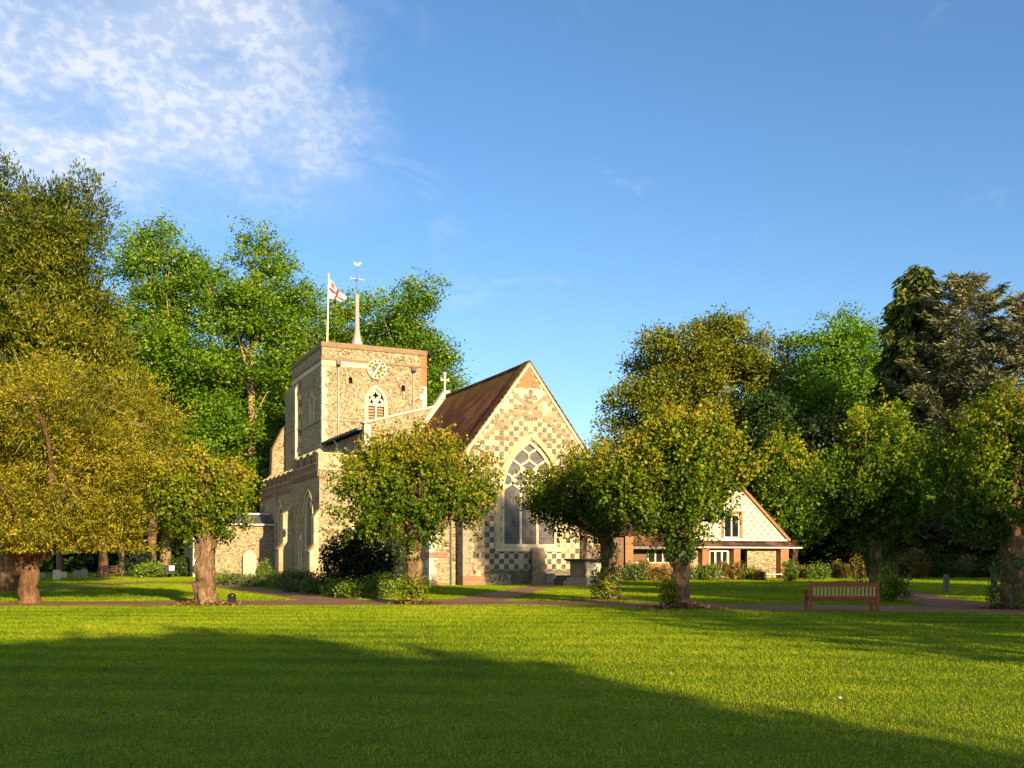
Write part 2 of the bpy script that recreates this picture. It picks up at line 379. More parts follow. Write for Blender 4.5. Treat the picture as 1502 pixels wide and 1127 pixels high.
M['bark'] = m_bark('lime_bark', (.15, .088, .048), (.33, .21, .115), (.05, .03, .018)); M['bark_far'] = m_bark('far_bark', (.30, .215, .115), (.46, .345, .19), (.15, .1, .055), 2.5)
M['bark_red'] = m_bark('yew_bark', (.115, .06, .03), (.235, .135, .07), (.025, .014, .009), 5)
M['twig'] = m_plain('red_twig', (.15, .07, .04), .85, .2, .3, 5, .2)
M['twig_pale'] = m_plain('pale_twig', (.32, .24, .12), .85, .2, .3, 5, .2)
M['litter'] = m_leaf('leaf_litter', [(0, (.09, .035, .018)), (.5, (.17, .07, .035)), (1, (.27, .14, .07))], .1)
M['black'] = m_plain('black_paint', (.014, .013, .013), .45, .5, .2, 6, .05)
def m_glass(name, col, rough, wob=.35):
    m, nt, out = mat(name); s = NT(nt); v = s.obj(); n = s.noise(v, 2.2, 4, .6)
    s.bsdf(out, s.ramp(n, [(.3, tuple(x*.55 for x in col)), (.55, col), (.8, tuple(x*1.4 for x in col))]), rough, .5, s.bump(s.noise(v, 5, 3), wob, .03)); return m
M['glass'] = m_glass('leaded_glass', (.085, .07, .064), .42)
M['glass_dull'] = m_plain('dull_dark_glass', (.03, .027, .025), .75, .15, .3, 4, .1)  # dark and rough so the aisle windows mirror no bright sky
M['pane'] = m_glass('window_pane', (.02, .02, .022), .06, .05)
def m_wood(name, a, b):
    m, nt, out = mat(name); s = NT(nt); v = s.obj(); mp = s.n('ShaderNodeMapping'); mp.inputs['Scale'].default_value = (2, 14, 14); s.set(mp.inputs[0], v)
    n = s.noise(mp.outputs[0], 3, 6, .7, 1.2); s.bsdf(out, s.ramp(n, [(.3, a), (.7, b)]), .6, .35, s.bump(n, .3, .01)); return m
M['bench'] = m_wood('stained_hardwood', (.19, .05, .016), (.36, .115, .036))
M['slat'] = m_wood('lit_slat', (.42, .26, .10), (.6, .42, .19))  # pale tan stands in for light reaching the slats from the front
M['post'] = m_wood('grey_timber', (.09, .09, .075), (.17, .17, .14))
M['wood_seat'] = m_wood('orange_timber', (.12, .06, .03), (.22, .11, .055))

lime = [(0, (.035, .075, .004)), (.35, (.095, .155, .006)), (.62, (.195, .225, .008)), (.85, (.32, .28, .013)), (1, (.33, .18, .03))]
M['lf_lime'] = m_leaf('lime_leaves', lime, .22, .015)
M['lf_lime_gold'] = m_leaf('lime_leaves_golden', [(0, (.04, .08, .004)), (.35, (.13, .18, .007)), (.6, (.25, .235, .009)), (.85, (.38, .28, .015)), (1, (.36, .20, .03))], .22, .015)
M['lf_lime_dk'] = m_leaf('lime_leaves_deep', [(0, (.03, .07, .004)), (.5, (.09, .165, .006)), (.85, (.245, .265, .010)), (1, (.34, .27, .016))], .24, .015)
M['lf_gold'] = m_leaf('golden_leaves', [(0, (.04, .055, .005)), (.35, (.13, .138, .007)), (.7, (.295, .25, .010)), (1, (.44, .345, .028))], .2, .02)
M['lf_olive'] = m_leaf('olive_leaves', [(0, (.025, .045, .005)), (.4, (.105, .135, .008)), (.75, (.215, .215, .010)), (1, (.28, .21, .018))], .18, .02)
M['lf_oak'] = m_leaf('young_oak_leaves', [(0, (.022, .045, .005)), (.4, (.095, .125, .007)), (.75, (.21, .205, .009)), (1, (.32, .25, .018))], .18, .02)
M['lf_green'] = m_leaf('tall_green_leaves', [(0, (.022, .06, .004)), (.4, (.08, .17, .005)), (.75, (.165, .27, .007)), (1, (.26, .31, .012))], .2, .02)
M['lf_bright'] = m_leaf('bright_green_leaves', [(0, (.03, .085, .004)), (.5, (.095, .21, .006)), (1, (.2, .30, .012))], .2, .02)
M['lf_mid'] = m_leaf('mid_green_leaves', [(0, (.018, .042, .008)), (.5, (.045, .088, .012)), (1, (.085, .12, .018))], .22, .02)
M['lf_dark'] = m_leaf('evergreen_shade_leaves', [(0, (.008, .016, .006)), (.5, (.018, .032, .011)), (1, (.036, .052, .018))], .12, .02)  # evergreen colour with the deep shade of the wood put in
M['lf_conif'] = m_leaf('conifer_needles', [(0, (.02, .032, .008)), (.5, (.085, .115, .022)), (1, (.2, .205, .036))], .1, .015)
M['lf_cedar'] = m_leaf('cedar_needles', [(0, (.05, .062, .036)), (.5, (.19, .195, .095)), (1, (.34, .31, .14))], .1, .015)
M['lf_ivy'] = m_leaf('ivy_leaves', [(0, (.016, .045, .006)), (.5, (.06, .125, .010)), (1, (.16, .20, .02))], .2, .05)
M['lf_plant'] = m_leaf('border_leaves', [(0, (.04, .085, .008)), (.5, (.12, .20, .014)), (1, (.25, .29, .03))], .25, .03)
M['lf_grey'] = m_leaf('grey_green_leaves', [(0, (.05, .075, .02)), (.5, (.13, .165, .05)), (1, (.24, .25, .1))], .2, .03)
M['lf_red'] = m_leaf('bronze_leaves', [(0, (.06, .07, .012)), (.4, (.16, .13, .016)), (.75, (.22, .15, .022)), (1, (.30, .13, .05))], .25, .03)
M['lf_white'] = m_leaf('cream_petals', [(0, (.45, .42, .3)), (1, (.75, .7, .55))], .3, .02)
M['lf_pink'] = m_leaf('pink_petals', [(0, (.35, .16, .17)), (1, (.6, .36, .36))], .3, .02)
M['grass'] = m_leaf('grass_blades', [(0, (.085, .145, .003)), (.4, (.22, .31, .004)), (.75, (.33, .40, .005)), (1, (.46, .39, .06))], .3, .02)

# ------------------------------------------------------------------ leaves
rng = np.random.default_rng(11)
random.seed(5)
def unit(a): return a/np.maximum(np.linalg.norm(a, axis=-1, keepdims=True), 1e-9)
def leaf_object(name, P, A, L, Wd, tint, material, parent, fold=.12, nbias=None):
    n = len(P); A = unit(A)
    Rn = rng.normal(size=(n, 3))
    if nbias is not None: Rn = Rn+nbias
    Nn = unit(Rn-A*np.sum(Rn*A, axis=1, keepdims=True)); B = np.cross(Nn, A)
    L = np.broadcast_to(np.asarray(L, float), (n,))[:, None]; Wd = np.broadcast_to(np.asarray(Wd, float), (n,))[:, None]
    v = np.empty((n, 4, 3)); v[:, 0] = P; v[:, 2] = P+A*L
    mid = P+A*L*.45+Nn*L*fold
    v[:, 1] = mid+B*Wd*.5; v[:, 3] = mid-B*Wd*.5
    me = bpy.data.meshes.new(name)
    me.vertices.add(4*n); me.vertices.foreach_set('co', v.reshape(-1).astype(np.float32))
    me.loops.add(4*n); me.loops.foreach_set('vertex_index', np.arange(4*n, dtype=np.int32))
    me.polygons.add(n); me.polygons.foreach_set('loop_start', np.arange(0, 4*n, 4, dtype=np.int32))
    me.update(calc_edges=True)
    at = me.attributes.new('tint', 'FLOAT', 'FACE'); at.data.foreach_set('value', np.clip(tint, 0, 1).astype(np.float32))
    me.materials.append(material)
    o = bpy.data.objects.new(name, me); COL.objects.link(o)
    if parent: o.parent = parent
    return o

def blob_points(blobs, n, inner=.45, rough=.22, seed=0.0, power=2.2, freq=1.0):
    """points in the outer part of a union of ellipsoids, with an uneven outline; also their outward directions"""
    B = np.array(blobs, float); w = (B[:, 3]*B[:, 4]*B[:, 5])**.72; w /= w.sum()
    idx = rng.choice(len(B), size=n, p=w); d = unit(rng.normal(size=(n, 3)))
    r = (inner**power+(1-inner**power)*rng.random(n))**(1/power)
    k = np.array([noise.noise(Vector((a*2.0*freq+seed+3.1*i, b*2.0*freq+seed, c*2.0*freq))) + .6*noise.noise(Vector((a*4.7*freq+seed, b*4.7*freq+7*i, c*4.7*freq))) for (a, b, c), i in zip(d, idx)])
    r = r*(1+rough*k)
    P = B[idx, :3]+d*r[:, None]*B[idx, 3:6]; o = unit(d/B[idx, 3:6])
    return P, o

def clumpify(blobs, n, rmin, rmax, flat=.62, seed=0, inner=.72, rough=.22):
    """many small clumps set on the outer part of the big masses, so the crown has hollows and gaps"""
    P, o = blob_points(blobs, n, inner, rough, seed); r = rmin+(rmax-rmin)*rng.random(n)
    return [(p[0], p[1], p[2], q, q, q*flat) for p, q in zip(P, r)]
def foliage(name, blobs, ntwig, per, twig, leaf, material, parent, up=.4, droop=.3, flat=0.0, inner=.45, rough=.22, seed=0.0, wide=.72,
            tz=None, spread=.07, tintbase=.45, tvar=.16, narrow=False, power=2.2, freq=1.0, cut=None, hue=.13, zmin=None, nb=1.0):
    P, o = blob_points(blobs, ntwig, inner, rough, seed, power, freq)
    if cut is not None:
        kp = cut(P); P = P[kp]; o = o[kp]; ntwig = len(P)
    d = unit(o*.75+rng.normal(size=(ntwig, 3))*.5+np.array([0, 0, up]))
    if flat: d[:, 2] *= (1-flat); d = unit(d)
    t = rng.random((ntwig, per))
    Q = (P[:, None, :]+d[:, None, :]*(t[..., None]-.35)*twig*(.6+.8*rng.random((ntwig, 1, 1)))+rng.normal(size=(ntwig, per, 3))*spread*np.array([1, 1, 1-flat*.6]))
    A = unit(d[:, None, :]*(1.2 if narrow else .35)+rng.normal(size=(ntwig, per, 3))*(.45 if narrow else .8)*np.array([1, 1, 1-flat*.5])+np.array([0, 0, -droop]))
    ct = tintbase+rng.normal(size=(ntwig, 1))*hue+(.16*np.array([noise.noise(Vector((p[0]*1.3+seed, p[1]*1.3, p[2]*1.5))) for p in P])[:, None])
    big = np.array([noise.noise(Vector((p[0]*.55+seed, p[1]*.55, p[2]*.55))) for p in P])[:, None]
    ob_ = np.repeat(o[:, None, :], per, axis=1)
    tint = ct+big*.22+rng.normal(size=(ntwig, per))*tvar
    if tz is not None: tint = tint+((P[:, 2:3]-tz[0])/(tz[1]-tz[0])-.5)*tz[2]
    Q = Q.reshape(-1, 3); A = A.reshape(-1, 3); tint = tint.reshape(-1); ob_ = ob_.reshape(-1, 3)
    if zmin is not None:
        kp = Q[:, 2] > zmin; Q = Q[kp]; A = A[kp]; tint = tint[kp]; ob_ = ob_[kp]
    n = len(Q); L = leaf*(.65+.7*rng.random(n))
    return leaf_object(name, Q, A, L, L*wide, tint, material, parent, nbias=ob_*nb+np.array([0, 0, .25*nb]))

def bent(p0, p1, n=5, wob=.12, sag=0.0, rs=None):
    p0 = Vector(p0); p1 = Vector(p1); ln = (p1-p0).length; out = []
    o = Vector((random.uniform(-1, 1), random.uniform(-1, 1), random.uniform(-.4, .4)))*wob*ln
    for i in range(n+1):
        t = i/n; b = 4*t*(1-t); out.append(p0.lerp(p1, t)+o*b*.5+Vector((0, 0, sag*b)))
    return out

# ------------------------------------------------------------------ the setting: ground and paths
def path_strips():
    """edges of the paths as lists of ground points (far edge, near edge)"""
    main = [(-420,886,893),(-100,884.5,890.5),(0,883.5,889.5),(300,881.3,889),(640,880.6,888.4),(760,881.2,888),(920,883.6,890.6),(1000,884.8,893),(1180,887.6,897),(1300,888,898.3),(1400,888.6,898.8),(1502,889.5,902.5),(1700,892,908)]
    st = {'main': ([gat(x, a) for x, a, b in main], [gat(x, b) for x, a, b in main])}
    def line(pts, w0, w1):
        P = [Vector(gat(*p)) for p in pts]; n = len(P); A = []; B = []
        for i in range(n):
            t = (P[min(i+1, n-1)]-P[max(i-1, 0)]).normalized(); q = Vector((-t.y, t.x))*(w0+(w1-w0)*i/(n-1))/2
            A.append(tuple(P[i]+q)); B.append(tuple(P[i]-q))
        return A, B
    st['south'] = line([(505,884),(450,876),(410,870),(370,865.2),(330,860.5),(300,857),(270,854),(235,853.5),(180,857),(130,860.5),(60,865),(-60,872)], 2.0, 1.8)
    st['chancel'] = line([(672,885),(712,878.5),(745,871),(775,864.5),(800,860.5),(830,858.5)], 2.0, 1.6)
    st['hall'] = line([(1440,893),(1400,886.5),(1365,880),(1335,873.5),(1310,867),(1290,861)], 2.4, 1.8)
    return st
STRIPS = path_strips()
def seg_pts(E, k=8):
    out = []
    for a, b in zip(E[:-1], E[1:]):
        for i in range(k): out.append((a[0]+(b[0]-a[0])*i/k, a[1]+(b[1]-a[1])*i/k))
    return out+[E[-1]]
def on_path(X, Y):
    m = np.zeros(len(X), bool)
    for A, B in STRIPS.values():
        for i in range(len(A)-1):
            q = [A[i], A[i+1], B[i+1], B[i]]; sg = []
            for j in range(4):
                x0, y0 = q[j]; x1, y1 = q[(j+1) % 4]; sg.append((x1-x0)*(Y-y0)-(y1-y0)*(X-x0))
            sg = np.array(sg); m |= np.all(sg >= 0, axis=0) | np.all(sg <= 0, axis=0)
    return m

def m_ground():
    m, nt, out = mat('lawn_soil'); s = NT(nt); v = s.obj()
    n = s.noise(v, .35, 6, .65); n2 = s.noise(v, 14, 5, .7); n3 = s.noise(v, 2.2, 5, .65)
    f = s.math('ADD', s.math('MULTIPLY', n3, .5), s.math('MULTIPLY', n2, .5))
    col = s.ramp(f, [(.3, (.055, .10, .004)), (.5, (.13, .18, .005)), (.7, (.2, .24, .008))])
    col = s.mix(s.math('MULTIPLY', s.step(n, .5, .75), .3), col, c4((.2, .2, .03)))
    s.bsdf(out, col, .95, .1, s.bump(s.math('ADD', n2, s.math('MULTIPLY', n3, .6)), 1.0, .08)); return m
M['ground'] = m_ground()
def m_path():
    m, nt, out = mat('worn_tarmac'); s = NT(nt); v = s.obj(); n = s.noise(v, 22, 6, .75); n2 = s.noise(v, .7, 5, .6)
    col = s.ramp(s.math('ADD', s.math('MULTIPLY', n, .5), s.math('MULTIPLY', n2, .5)), [(.33, (.17, .08, .036)), (.5, (.26, .13, .057)), (.66, (.34, .185, .088))])
    s.bsdf(out, col, .92, .2, s.bump(n, .6, .01)); return m
M['path'] = m_path()
M['soil'] = m_plain('bed_soil', (.055, .036, .022), .95, .1, .4, 9, .6)

g = MB(); N_ = 24; ext = 700
gv = [(-ext+2*ext*i/N_, -ext+2*ext*j/N_, 0) for j in range(N_+1) for i in range(N_+1)]
g.add(gv, [(j*(N_+1)+i, j*(N_+1)+i+1, (j+1)*(N_+1)+i+1, (j+1)*(N_+1)+i) for j in range(N_) for i in range(N_)])
tag(g.build('ground', M['ground']), kind='structure')
for k, (nm, (A, B)) in enumerate(STRIPS.items()):
    A2, B2 = seg_pts(A), seg_pts(B); n = len(A2); mb = MB(); zz = .004*(k+1)
    wob = lambda p: .07*noise.noise(Vector((p[0]*1.3, p[1]*1.3, k)))
    mb.add([(p[0], p[1]+wob(p), zz) for p in A2]+[(p[0], p[1]+wob((p[0]+9, p[1])), zz) for p in B2], [(i, i+1, n+i+1, n+i) for i in range(n-1)])
    tag(mb.build('path', M['path']), kind='structure')

# ------------------------------------------------------------------ the church (local frame: -y faces east, -x faces south)
TH = R(25); ex = Vector((math.cos(TH), math.sin(TH), 0)); ey = Vector((-math.sin(TH), math.cos(TH), 0)); CO = Vector((.966, 56, 0))
def cl(x, y, z=0): return CO+ex*x+ey*y+Vector((0, 0, z))
church = empty('church', CO, TH)
tag(church, 'old flint and stone church with chequered gable, square clock tower and battlemented aisle', 'church')

def quoins(mb, xs, y, ys, z0, z1, seed, out=.012, dx=1, dy=1, h=.32):
    """alternating corner stones at the corner (xs, ys); dx, dy point along the two walls"""
    rr = random.Random(seed); z = z0; k = 0
    while z < z1-.1:
        hh = min(h*rr.uniform(.8, 1.3), z1-z); a, b = (.5, .28) if k % 2 else (.28, .5); a *= rr.uniform(.8, 1.2); b *= rr.uniform(.8, 1.2)
        x0, x1 = sorted((xs-dx*out, xs+dx*a)); y0, y1 = sorted((ys-dy*out, ys+dy*b))
        mb.box(x0, x1, y0, y1, z+.01, z+hh-.01); z += hh; k += 1

# chancel -----------------------------------------------------------
CW, CE, CA, CLn = 4.0, 7.2, 12.55, 12.9
win = opening(.09, 1.78, 2.1, 5.2, 3.02, 12)
mb = MB()
mb.wall([(-CW, 0), (CW, 0), (CW, CE-.05), (0, CA-.15), (-CW, CE-.05)], [win], 0, .7, MX)
chw = mb.build('chancel_wall', M['checker'], church)
mb = MB(); mb.box(-CW, -CW+.7, .7, CLn, 0, CE-.15).box(CW-.7, CW, .7, CLn, 0, CE-.15); mb.build_each('side_wall', M['flint'], chw)
mb = MB()
pitch = (CA-CE)/CW
for sgn in (-1, 1):
    mb.ribbon([(sgn*(CW+.22), CE-.34), (0, CA-.02)], .2, -.07, .75, MX)
mb.build('coping', M['verge'], chw)
mb = MB()
for sgn in (-1, 1): mb.ribbon([(sgn*(CW+.36), CE-.30), (0, CA+.12)], .08, -.10, .75, MX)
mb.build('verge_tile', M['tiles'], chw)
mb = MB(); mb.prism([(-.78, CA-1.42), (.78, CA-1.42), (0, CA-.36)], -.012, .0, MX); mb.build('brick_apex', M['brick_orange'], chw)
mb = MB()   # tile bands left by an older roof line
mb.ribbon([(-1.55, 9.55), (-.4, 9.63), (1.2, 9.5), (2.2, 9.38)], .16, -.016, 0, MX)
mb.ribbon([(-1.0, 10.75), (.1, 9.98), (1.35, 9.2), (2.3, 8.55), (3.05, 7.95)], .2, -.022, 0, MX)
mb.ribbon([(1.05, 10.72), (.1, 9.95), (-.7, 9.4), (-1.9, 8.9), (-2.75, 8.25)], .17, -.028, 0, MX)
mb.build('tile_band', M['pink'], chw)
mb = MB(); mb.box(-CW+.02, -1.2, -.16, 0, 0, .62).box(1.0, CW-.02, -.16, 0, 0, .55); mb.build_each('plinth', M['flint'], chw)
# buttresses: one facing east, one facing south, one at the far corner
def butt(x0, x1, y0, y1, z1, z2, mat_, cap, side, par, name='buttress', q=None):
    """stepped buttress with a sloping top; side says where the wall is"""
    b = MB()
    if side == '+y': b.box(x0, x1, y0, y1, 0, z1); b.prism([(y0, z1), (y1, z2), (y1, z1)], x0, x1, MY)
    if side == '+x': b.box(x0, x1, y0, y1, 0, z1); b.prism([(x0, z1), (x1, z2), (x1, z1)], y0, y1, MX)
    o = b.build(name, mat_, par); c = MB()
    if side == '+y': c.ribbon([(y0-.06, z1-.03), (y1, z2+.03)], .12, x0-.05, x1+.05, MY)
    else: c.ribbon([(x0-.06, z1-.03), (x1, z2+.03)], .12, y0-.05, y1+.05, MX)
    c.build('cap', cap, par)
    return o
butt(-4.38, -3.12, -.85, 0, 3.6, 4.35, M['flint_mix'], M['brick'], '+y', chw)
mb = MB(); quoins(mb, -4.38, 0, -.85, .55, 3.5, 3, .016); mb.build('quoin', M['stone_grey'], chw)
mb = MB(); mb.box(-4.40, -3.10, -.875, -.1, 0, .52); mb.build('brick_footing', M['brick'], chw)
butt(-5.95, -CW-.01, .12, 1.15, 3.0, 4.4, M['flint_yellow'], M['stone'], '+x', chw)
mb = MB(); quoins(mb, -5.95, 0, .12, .3, 2.9, 8, .014); mb.build('quoin', M['stone_pale'], chw)
mb = MB(); mb.box(-5.967, -4.9, .10, .8, 1.5, 1.82).box(-5.967, -4.7, .10, .8, .0, .16); mb.build_each('brick_course', M['brick'], chw)
butt(3.3, 4.45, -.8, 0, 3.2, 4.0, M['flint_mix'], M['brick'], '+y', chw)
mb = MB(); mb.box(.02, .82, -.42, -.17, 0, 1.82); mb.prism([(-.42, 1.82), (-.17, 2.06), (-.17, 1.82)], .02, .82, MY); mb.build('pier', M['stone_brown'], chw)
mb = MB(); mb.tube([(-4.72, .02, 0), (-4.72, .02, 4.6)], .055, 8).box(-4.8, -4.64, -.06, .1, 2.2, 2.26).box(-4.8, -4.64, -.06, .1, .4, .46); mb.build('downpipe', M['pipe'], chw)
# east window
ew = MB(); ew.wall(opening(.09, 1.80, 2.08, 5.2, 3.05, 14), [opening(.09, 1.58, 2.28, 5.22, 2.76, 14)], .10, .5, MX)
ew = ew.build('east_window', M['stone'], church)
hm = MB(); hm.ribbon(arch(.09, 1.93, 5.1, 3.33, 14), .24, -.10, .1, MX); hm.build('hood_mould', M['stone_ochre'], ew)
mb = MB(); mb.wall(opening(.09, 1.84, 2.3, 5.2, 3.1, 14)[1:-1]+[(1.93, 2.3), (2.05, 2.3), (2.05, 5.2)]+list(reversed(arch(.09, 1.96, 5.2, 3.24, 14)))[1:-1]+[(-1.87, 5.2), (-1.87, 2.3), (-1.75, 2.3)] if False else [(-2.1, 2.08), (-1.76, 2.08), (-1.76, 5.1), (-2.1, 5.1)], [], -.02, .1, MX)
mb.prism([(1.94, 2.08), (2.28, 2.08), (2.28, 5.1), (1.94, 5.1)], -.02, .1, MX); mb.build_each('jamb', M['stone_ochre'], ew)
mb = MB(); mb.box(-2.15, 2.33, -.12, .3, 1.86, 2.07); mb.build('sill', M['stone'], ew)
tr = MB(); a0, w3 = .09-1.58, 1.58*2/3; z0t, ht = 5.2, .68
for k in (1, 2): tr.ribbon([(a0+k*w3, 2.2), (a0+k*w3, z0t+.05)], .14, .17, .33, MX)
def inside(x, z):
    if z < 5.22: return abs(x-.09) < 1.6
    a, h = 1.6, 2.8; Rr = (a*a+h*h)/(2*a); dx = abs(x-.09); return (dx+Rr-a)**2+(z-5.22)**2 < Rr*Rr
for k in range(4):
    for sg in (-1, 1):
        run = []
        ease = lambda q: (lambda f_: f_*f_*(3-2*f_))((1-math.cos(math.pi*q))/2)
        for i in range(61):
            s_ = i/15.0; x = a0+k*w3+sg*w3/2*ease(s_); z = z0t+ht*s_
            if inside(x, z): run.append((x, z))
            elif len(run) > 2: break
            else: run = []
        if len(run) > 3: tr.ribbon(run, .115, .17, .33, MX)
for cx_, cz_ in [(a0+w3/2, z0t+.35), (a0+1.5*w3, z0t+.35), (a0+2.5*w3, z0t+.35), (a0+w3, z0t+.68), (a0+2*w3, z0t+.68), (a0+1.5*w3, z0t+1.36)]:
    for sg in (-1, 1):    # cusps
        tr.prism([(cx_+sg*w3*.48, cz_-.2), (cx_+sg*w3*.21, cz_-.03), (cx_+sg*w3*.21, cz_+.03), (cx_+sg*w3*.48, cz_+.17)], .2, .3, MX)
tr.build('tracery', M['stone_pale'], ew)
mb = MB(); mb.prism(opening(.09, 1.6, 2.26, 5.22, 2.8, 12), .25, .27, MX); mb.build('glass', M['glass'], ew)
mb = MB()
for k in range(6): mb.box(-1.5, 1.68, .225, .245, 2.7+.46*k, 2.72+.46*k)
tag(mb.build('saddle_bar', M['pipe'], ew))
# chancel roof
mb = MB()
for sgn in (-1, 1):
    p = [(0, CA), (sgn*(CW+.35), CA-(CW+.35)*pitch), (sgn*(CW+.35), CA-(CW+.35)*pitch-.2), (0, CA-.2)]
    mb.prism(p, .1, CLn+.05, MX)
crf = mb.build('chancel_roof', M['tiles'], church)
mb = MB(); mb.tube([(0, .05, CA+.0), (0, 4, CA-.03), (0, 9, CA-.02), (0, CLn, CA+.02)], .13, 8); mb.build('ridge', M['tiles2'], crf)
mb = MB(); mb.ribbon([(CLn, CE-.3), (0.1, CE-.3)], .1, -CW-.42, -CW-.3, MY); mb.build('gutter', M['pipe'], crf)

# nave --------------------------------------------------------------
NY, TY = 12.9, 22.6
mb = MB(); mb.prism([(-5.78, 0), (5.78, 0), (5.78, 10.4), (0, 12.0), (-5.78, 10.4)], NY, NY+.6, MX)
mb.box(-5.78, -5.18, NY+.6, TY, 0, 9.85).box(5.18, 5.78, NY+.6, TY, 0, 9.85)
nvw = mb.build('nave_wall', M['flint_tower'], church)
mb = MB(); mb.ribbon([(-5.9, 10.42), (0, 12.05)], .12, NY-.06, NY+.66, MX); mb.ribbon([(0, 12.05), (5.9, 10.42)], .12, NY-.06, NY+.66, MX)
for sgn in (-1, 1): mb.ribbon([(sgn*2.4, 9.3), (0, 12.9)], .34, NY-.1, NY+.5, MX)
mb.build('coping', M['stone_pale'], nvw)
mb = MB(); mb.box(-5.80, -5.35, NY-.015, NY+.5, 7.5, 10.3).box(-4.95, -4.3, NY-.012, NY+.1, 9.1, 9.55); mb.build('quoin', M['stone_pale'], nvw)
mb = MB()
for sgn in (-1, 1): mb.prism([(0, 11.85), (sgn*6.15, 10.12), (sgn*6.15, 9.95), (0, 11.6)], NY+.6, TY-.02, MX)
nrf = mb.build('nave_roof', M['lead'], church)
mb = MB(); mb.ribbon([(NY+.1, 10.0), (TY-.03, 10.0)], .16, -6.28, -6.1, MY); mb.build('gutter', M['black'], nrf)
mb = MB(); mb.tube([(-6.2, 19.2, 9.9), (-5.92, 19.2, 9.6), (-5.88, 19.2, 8.2)], .06, 8); mb.build('downpipe', M['white'], nrf)
mb = MB()
for i in range(3): mb.prism([(TY-2.2-i*2.6, 8.5), (TY-1.3-i*2.6, 8.5), (TY-1.3-i*2.6, 9.5), (TY-2.2-i*2.6, 9.5)], -5.80, -5.7, MY)
mb.build_each('clerestory_light', M['glass'], nvw)
gc = MB(); gx, gz = -.12, 12.75
gc.box(gx-.06, gx+.06, NY-.02, NY+.12, gz, gz+1.42).box(gx-.27, gx+.27, NY-.015, NY+.115, gz+.85, gz+.96)
gc.box(gx-.3, gx-.22, NY-.03, NY+.13, gz+.82, gz+1.05).box(gx+.22, gx+.3, NY-.03, NY+.13, gz+.82, gz+1.05).box(gx-.1, gx+.1, NY-.03, NY+.13, gz+1.3, gz+1.42)
gc.frustum(gx-.3, gx+.3, NY-.2, NY+.3, gz-.45, gx-.09, gx+.09, NY-.06, NY+.16, gz+.12); gc.build('gable_cross', M['stone_pale'], church)

# tower -------------------------------------------------------------
X0, X1, TB, TZ = -6.2, 2.1, 32.8, 17.25
bw = opening(-1.99, .74, 11.95, 13.45, 1.1, 8)
slit = lambda cx, cz, w=.15, h=.24: opening(cx, w, cz-h, cz+h*.4, w*1.05, 4)
mb = MB()
mb.wall([(X0, 0), (X1, 0), (X1, TZ-.12), (X1-.12, TZ), (X0, TZ)], [bw, slit(-4.0, 14.9), slit(.18, 14.6)], TY, TY+.7, MX)
mb.wall([(TY+.7, 0), (TB, 0), (TB, TZ), (TY+.7, TZ)], [opening(25.7, .55, 11.9, 13.3, .75, 6), slit(25.0, 14.9, .16, .4)], X0, X0+.7, MY)
mb.box(X1-.7, X1, TY+.7, TB, 0, TZ-.01).box(X0+.7, X1-.7, TB-.7, TB, 0, TZ-.01)
tw = mb.build('tower', M['flint_tower'], church)
mb = MB(); o_ = .07
mb.box(X0-o_, X1+o_, TY-o_, TY+.62, TZ, TZ+.42).box(X0-o_, X0+.62, TY+.62, TB+o_, TZ, TZ+.42).box(X1-.62, X1+o_, TY+.62, TB+o_, TZ, TZ+.42).box(X0+.62, X1-.62, TB-.6, TB+o_, TZ, TZ+.42)
mb.build('parapet_cap', M['brick_cap'], tw, bevel=.05)
def band(z, h, out, mt, x1=None):
    b = MB(); xe = X1+out if x1 is None else x1
    b.box(X0-out, xe, TY-out, TY, z, z+h); b.box(X0-out, X0, TY, TB+out, z, z+h)
    if x1 is None: b.box(X1, X1+out, TY, TB+out, z, z+h)
    return b.build('string_course', mt, tw)
band(16.3, .16, .09, M['brick_cap']); band(15.9, .38, .035, M['stone'], -2.6); band(11.78, .14, .08, M['stone_grey'])
mb = MB(); mb.box(X1-.5, X1+.012, TY-.012, TY+.6, 14.9, 17.2); mb.box(X1-.28, X1+.014, TY-.014, TY+.6, 12.3, 13.2); mb.build_each('brick_quoin', M['brick_orange'], tw)
mb = MB(); quoins(mb, X0, 0, TY, 9.0, 15.85, 21, .014, h=.42); mb.build('quoin', M['stone'], tw)
mb = MB(); quoins(mb, X1, 0, TY, 10.5, 14.85, 5, .016, dx=-1, h=.45); mb.build('quoin', M['stone_pale'], tw)
# south-face buttress, and the raking buttress at the south-west corner
mb = MB(); mb.box(X0-.48, X0, 29.3, TB+.4, 0, 15.2); mb.prism([(X0-.48, 15.2), (X0, 15.9), (X0, 15.2)], 29.3, TB+.4, MX); mb.build('buttress', M['flint_tower'], tw)
mb = MB(); quoins(mb, X0-.48, 0, 29.3, 6, 15.1, 31, .014, h=.5); mb.build('quoin', M['stone'], tw)
mb = MB(); mb.box(X0-.55, X0-.0, 29.24, TB+.46, 11.78, 11.92); mb.build('string_course', M['stone_grey'], tw)
mb = MB(); mb.prism([(X0, 0), (X0, 13.2), (X0-.62, 12.4), (X0-1.55, 10.5), (X0-1.62, 8.4), (X0-2.3, 7.7), (X0-2.4, 0)], TB+.1, TB+1.0, MX); mb.build('buttress', M['flint_yellow'], tw)
mb = MB(); mb.ribbon([(X0-.62, 12.4), (X0-1.55, 10.5), (X0-1.62, 8.4), (X0-2.3, 7.7)], .12, TB+.07, TB+1.03, MX); mb.build('coping', M['brick'], tw)
